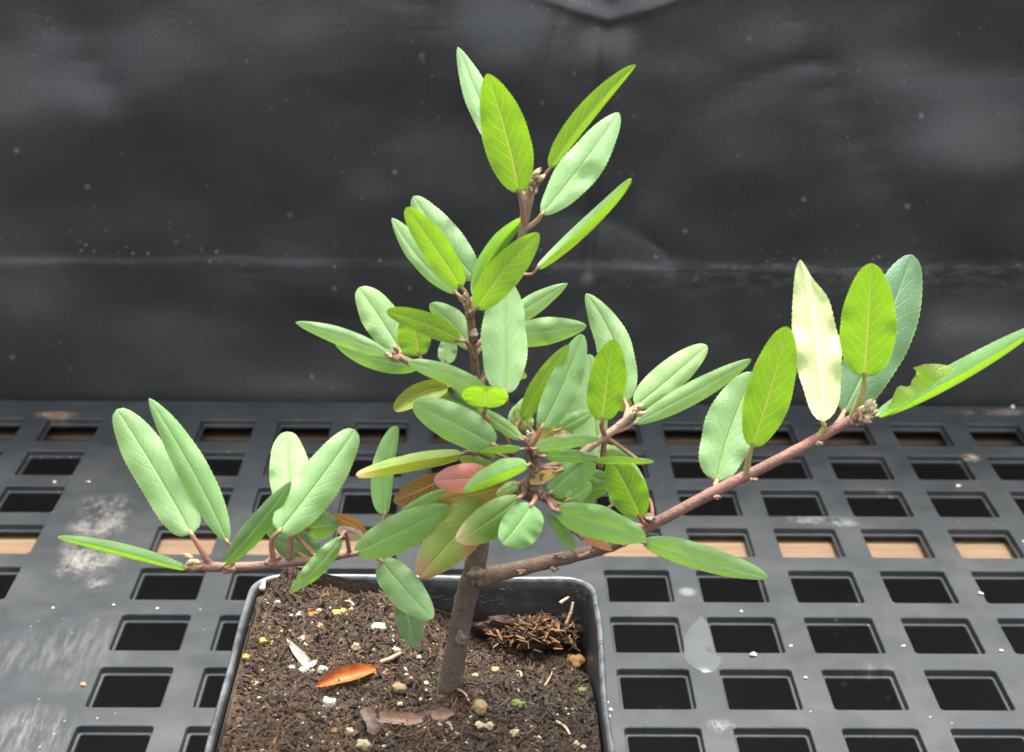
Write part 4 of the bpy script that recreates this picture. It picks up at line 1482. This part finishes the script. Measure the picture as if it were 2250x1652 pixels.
# loose sticks and a white splinter
STK = [((1905, 275), (1950, 245), 10, (.45, .30, .18), 'pale straw sticking up at the rear right inside the pot', .011),
       ((1935, 395), (1975, 270), 11, (.42, .28, .16), 'tan straw leaning against the rear right corner of the pot', .012),
       ((1352, 752), (1412, 828), 7, (.34, .24, .13), 'thin tan stick lying right of the foot of the trunk', 0),
       ((1885, 928), (1958, 1010), 9, (.44, .33, .22), 'pale stick lying in the front right of the soil', 0),
       ((1290, 935), (1320, 990), 8, (.40, .30, .2), 'short pale stick in front of the brown dead leaf', 0),
       ((1670, 655), (1695, 695), 9, (.30, .22, .13), 'short tan stick in the dark soil under the bark clump', 0),
       ((745, 275), (790, 310), 7, (.50, .38, .18), 'yellow straw on the soil at the rear left', 0),
       ((1820, 735), (1860, 670), 7, (.24, .15, .08), 'brown stick below the bark clump at the right', 0)]
for a, b_, r, c, lab, up in STK:
    pa, pb = soil_pt(*zoom7(*a)), soil_pt(*zoom7(*b_))
    if up:
        pa = aty(*zoom7(*a), PY + SH * .90)
        pb = aty(*zoom7(*b_), PY + SH * .96)
    else:
        pa[2] += .0006
        pb[2] += .0012
    mid = (pa + pb) / 2 + np.array([.0004, 0, .0004])
    P = catmull([pa, mid, pb], 5)
    rr = r * .4062 * pxm(pa)
    v, f = tube(P, rr * np.linspace(1, .7, len(P)), 6, .2, r)
    tag(obj('stick', v, f, M_BARK, cols=c), lab, 'stick', 'loose sticks on the soil')
pa, pb = aty(*zoom7(292, 200), PY + SH * .90), aty(*zoom7(304, 158), PY + SH * .96)
v, f = tube(catmull([pa, (pa + pb) / 2, pb], 4), np.linspace(.0009, .0004, 9), 6, .2)
tag(obj('splinter', v, f, M_GRAIN, cols=(.75, .75, .70)), 'white splinter stuck inside the rear left corner of the pot', 'splinter')

# crumbs and a scrap of clear film on the bench
BMARKS = [('the clear film scrap', 1540, 1420), ('the right branch tip', 1900, 900), ('the right pot rim', 1345, 1500), ('the left branch tip', 430, 1245),
          ('the pale stained strip', 210, 1180), ('the lowest right leaf', 1550, 1225), ('the pale timber batten', 1950, 1200), ('the rightmost leaf', 2120, 800),
          ('the large left leaf', 340, 1030)]
for i, (x, y, r, lab) in enumerate([(1560, 930, 7, 'white crumb beside the rear row of holes right of the shrub'), (2296 - 70, 895, 7, None), (2118, 1090, 6, None), (1655, 1440, 8, 'white crumb on the bar right of the film scrap'),
                                   (2155, 1305, 6, None), (1738, 1420, 4, None), (1640, 1385, 4, None), (1770, 1490, 5, None), (2010, 1420, 5, None), (2200, 1430, 5, None), (1335, 1545, 5, None), (1342, 1560, 5, None), (1338, 1575, 5, None),
                                   (206, 1505, 7, 'brown crumb on the rim of a left bench hole'), (195, 1060, 5, None), (330, 1380, 4, None), (110, 1350, 4, None), (250, 1330, 4, None), (120, 1060, 5, None), (2170, 1190, 4, None)]):
    p = atz(x, y, .0002)
    fx = (p[0] + .15 * PITCH) / PITCH % 1
    fy = (.15 * PITCH - p[1]) / PITCH % 1
    if .13 < fx < .87 and .13 < fy < .87:         # would hang over a hole: onto the nearest bar
        if min(fx, 1 - fx) < min(fy, 1 - fy):
            p[0] += ((.06 if fx < .5 else .94) - fx) * PITCH
        else:
            p[1] -= ((.06 if fy < .5 else .94) - fy) * PITCH
    s = r * pxm(p)
    V, F = lump(s, i * 5.3, (1, .9, .55), 1, .5)
    c = (.25, .15, .08) if lab and 'brown' in lab else (.36, .34, .29)
    tag(obj('crumb', V + p + np.array([0, 0, s * .3]), F, M_GRAIN, cols=c, smooth=False), lab or 'tiny ' + where(x, y, 'pale crumb on the bench', BMARKS), 'crumb', 'pale crumbs on the bench')

b = NB('clear_film')
gl = b.pbsdf((.16, .17, .175), .25, .6)
trn = b.n('ShaderNodeBsdfTransparent')
mx = b.n('ShaderNodeMixShader')
mx.inputs[0].default_value = .20
b.t.links.new(trn.outputs[0], mx.inputs[1])
b.t.links.new(gl, mx.inputs[2])
M_FILM = b.done(mx.outputs[0])
out = [(1541, 1353), (1556, 1372), (1566, 1410), (1572, 1440), (1584, 1446), (1582, 1462), (1568, 1476), (1545, 1478), (1522, 1466), (1505, 1450), (1502, 1425), (1504, 1402), (1512, 1385), (1524, 1370)]
ctr = np.mean(out, 0)
V = []
for k in (1.0, .85, .5):
    for x, y in out:
        q = ctr + (np.array((x, y)) - ctr) * k
        z = .0006 + .0007 * (1 - k) + (.0012 if k < 1 else 0) * abs(mnoise.noise(Vector((x * .03, y * .03, k))))
        V.append(atz(q[0], q[1], z))
V.append(atz(ctr[0], ctr[1], .0016))
n = len(out)
F = [(r * n + i, r * n + (i + 1) % n, (r + 1) * n + (i + 1) % n, (r + 1) * n + i) for r in (0, 1) for i in range(n)]
F += [(2 * n + i, 2 * n + (i + 1) % n, 3 * n) for i in range(n)]
tag(obj('film_scrap', V, F, M_FILM), 'torn scrap of clear plastic film on the bench bars right of the pot', 'film')
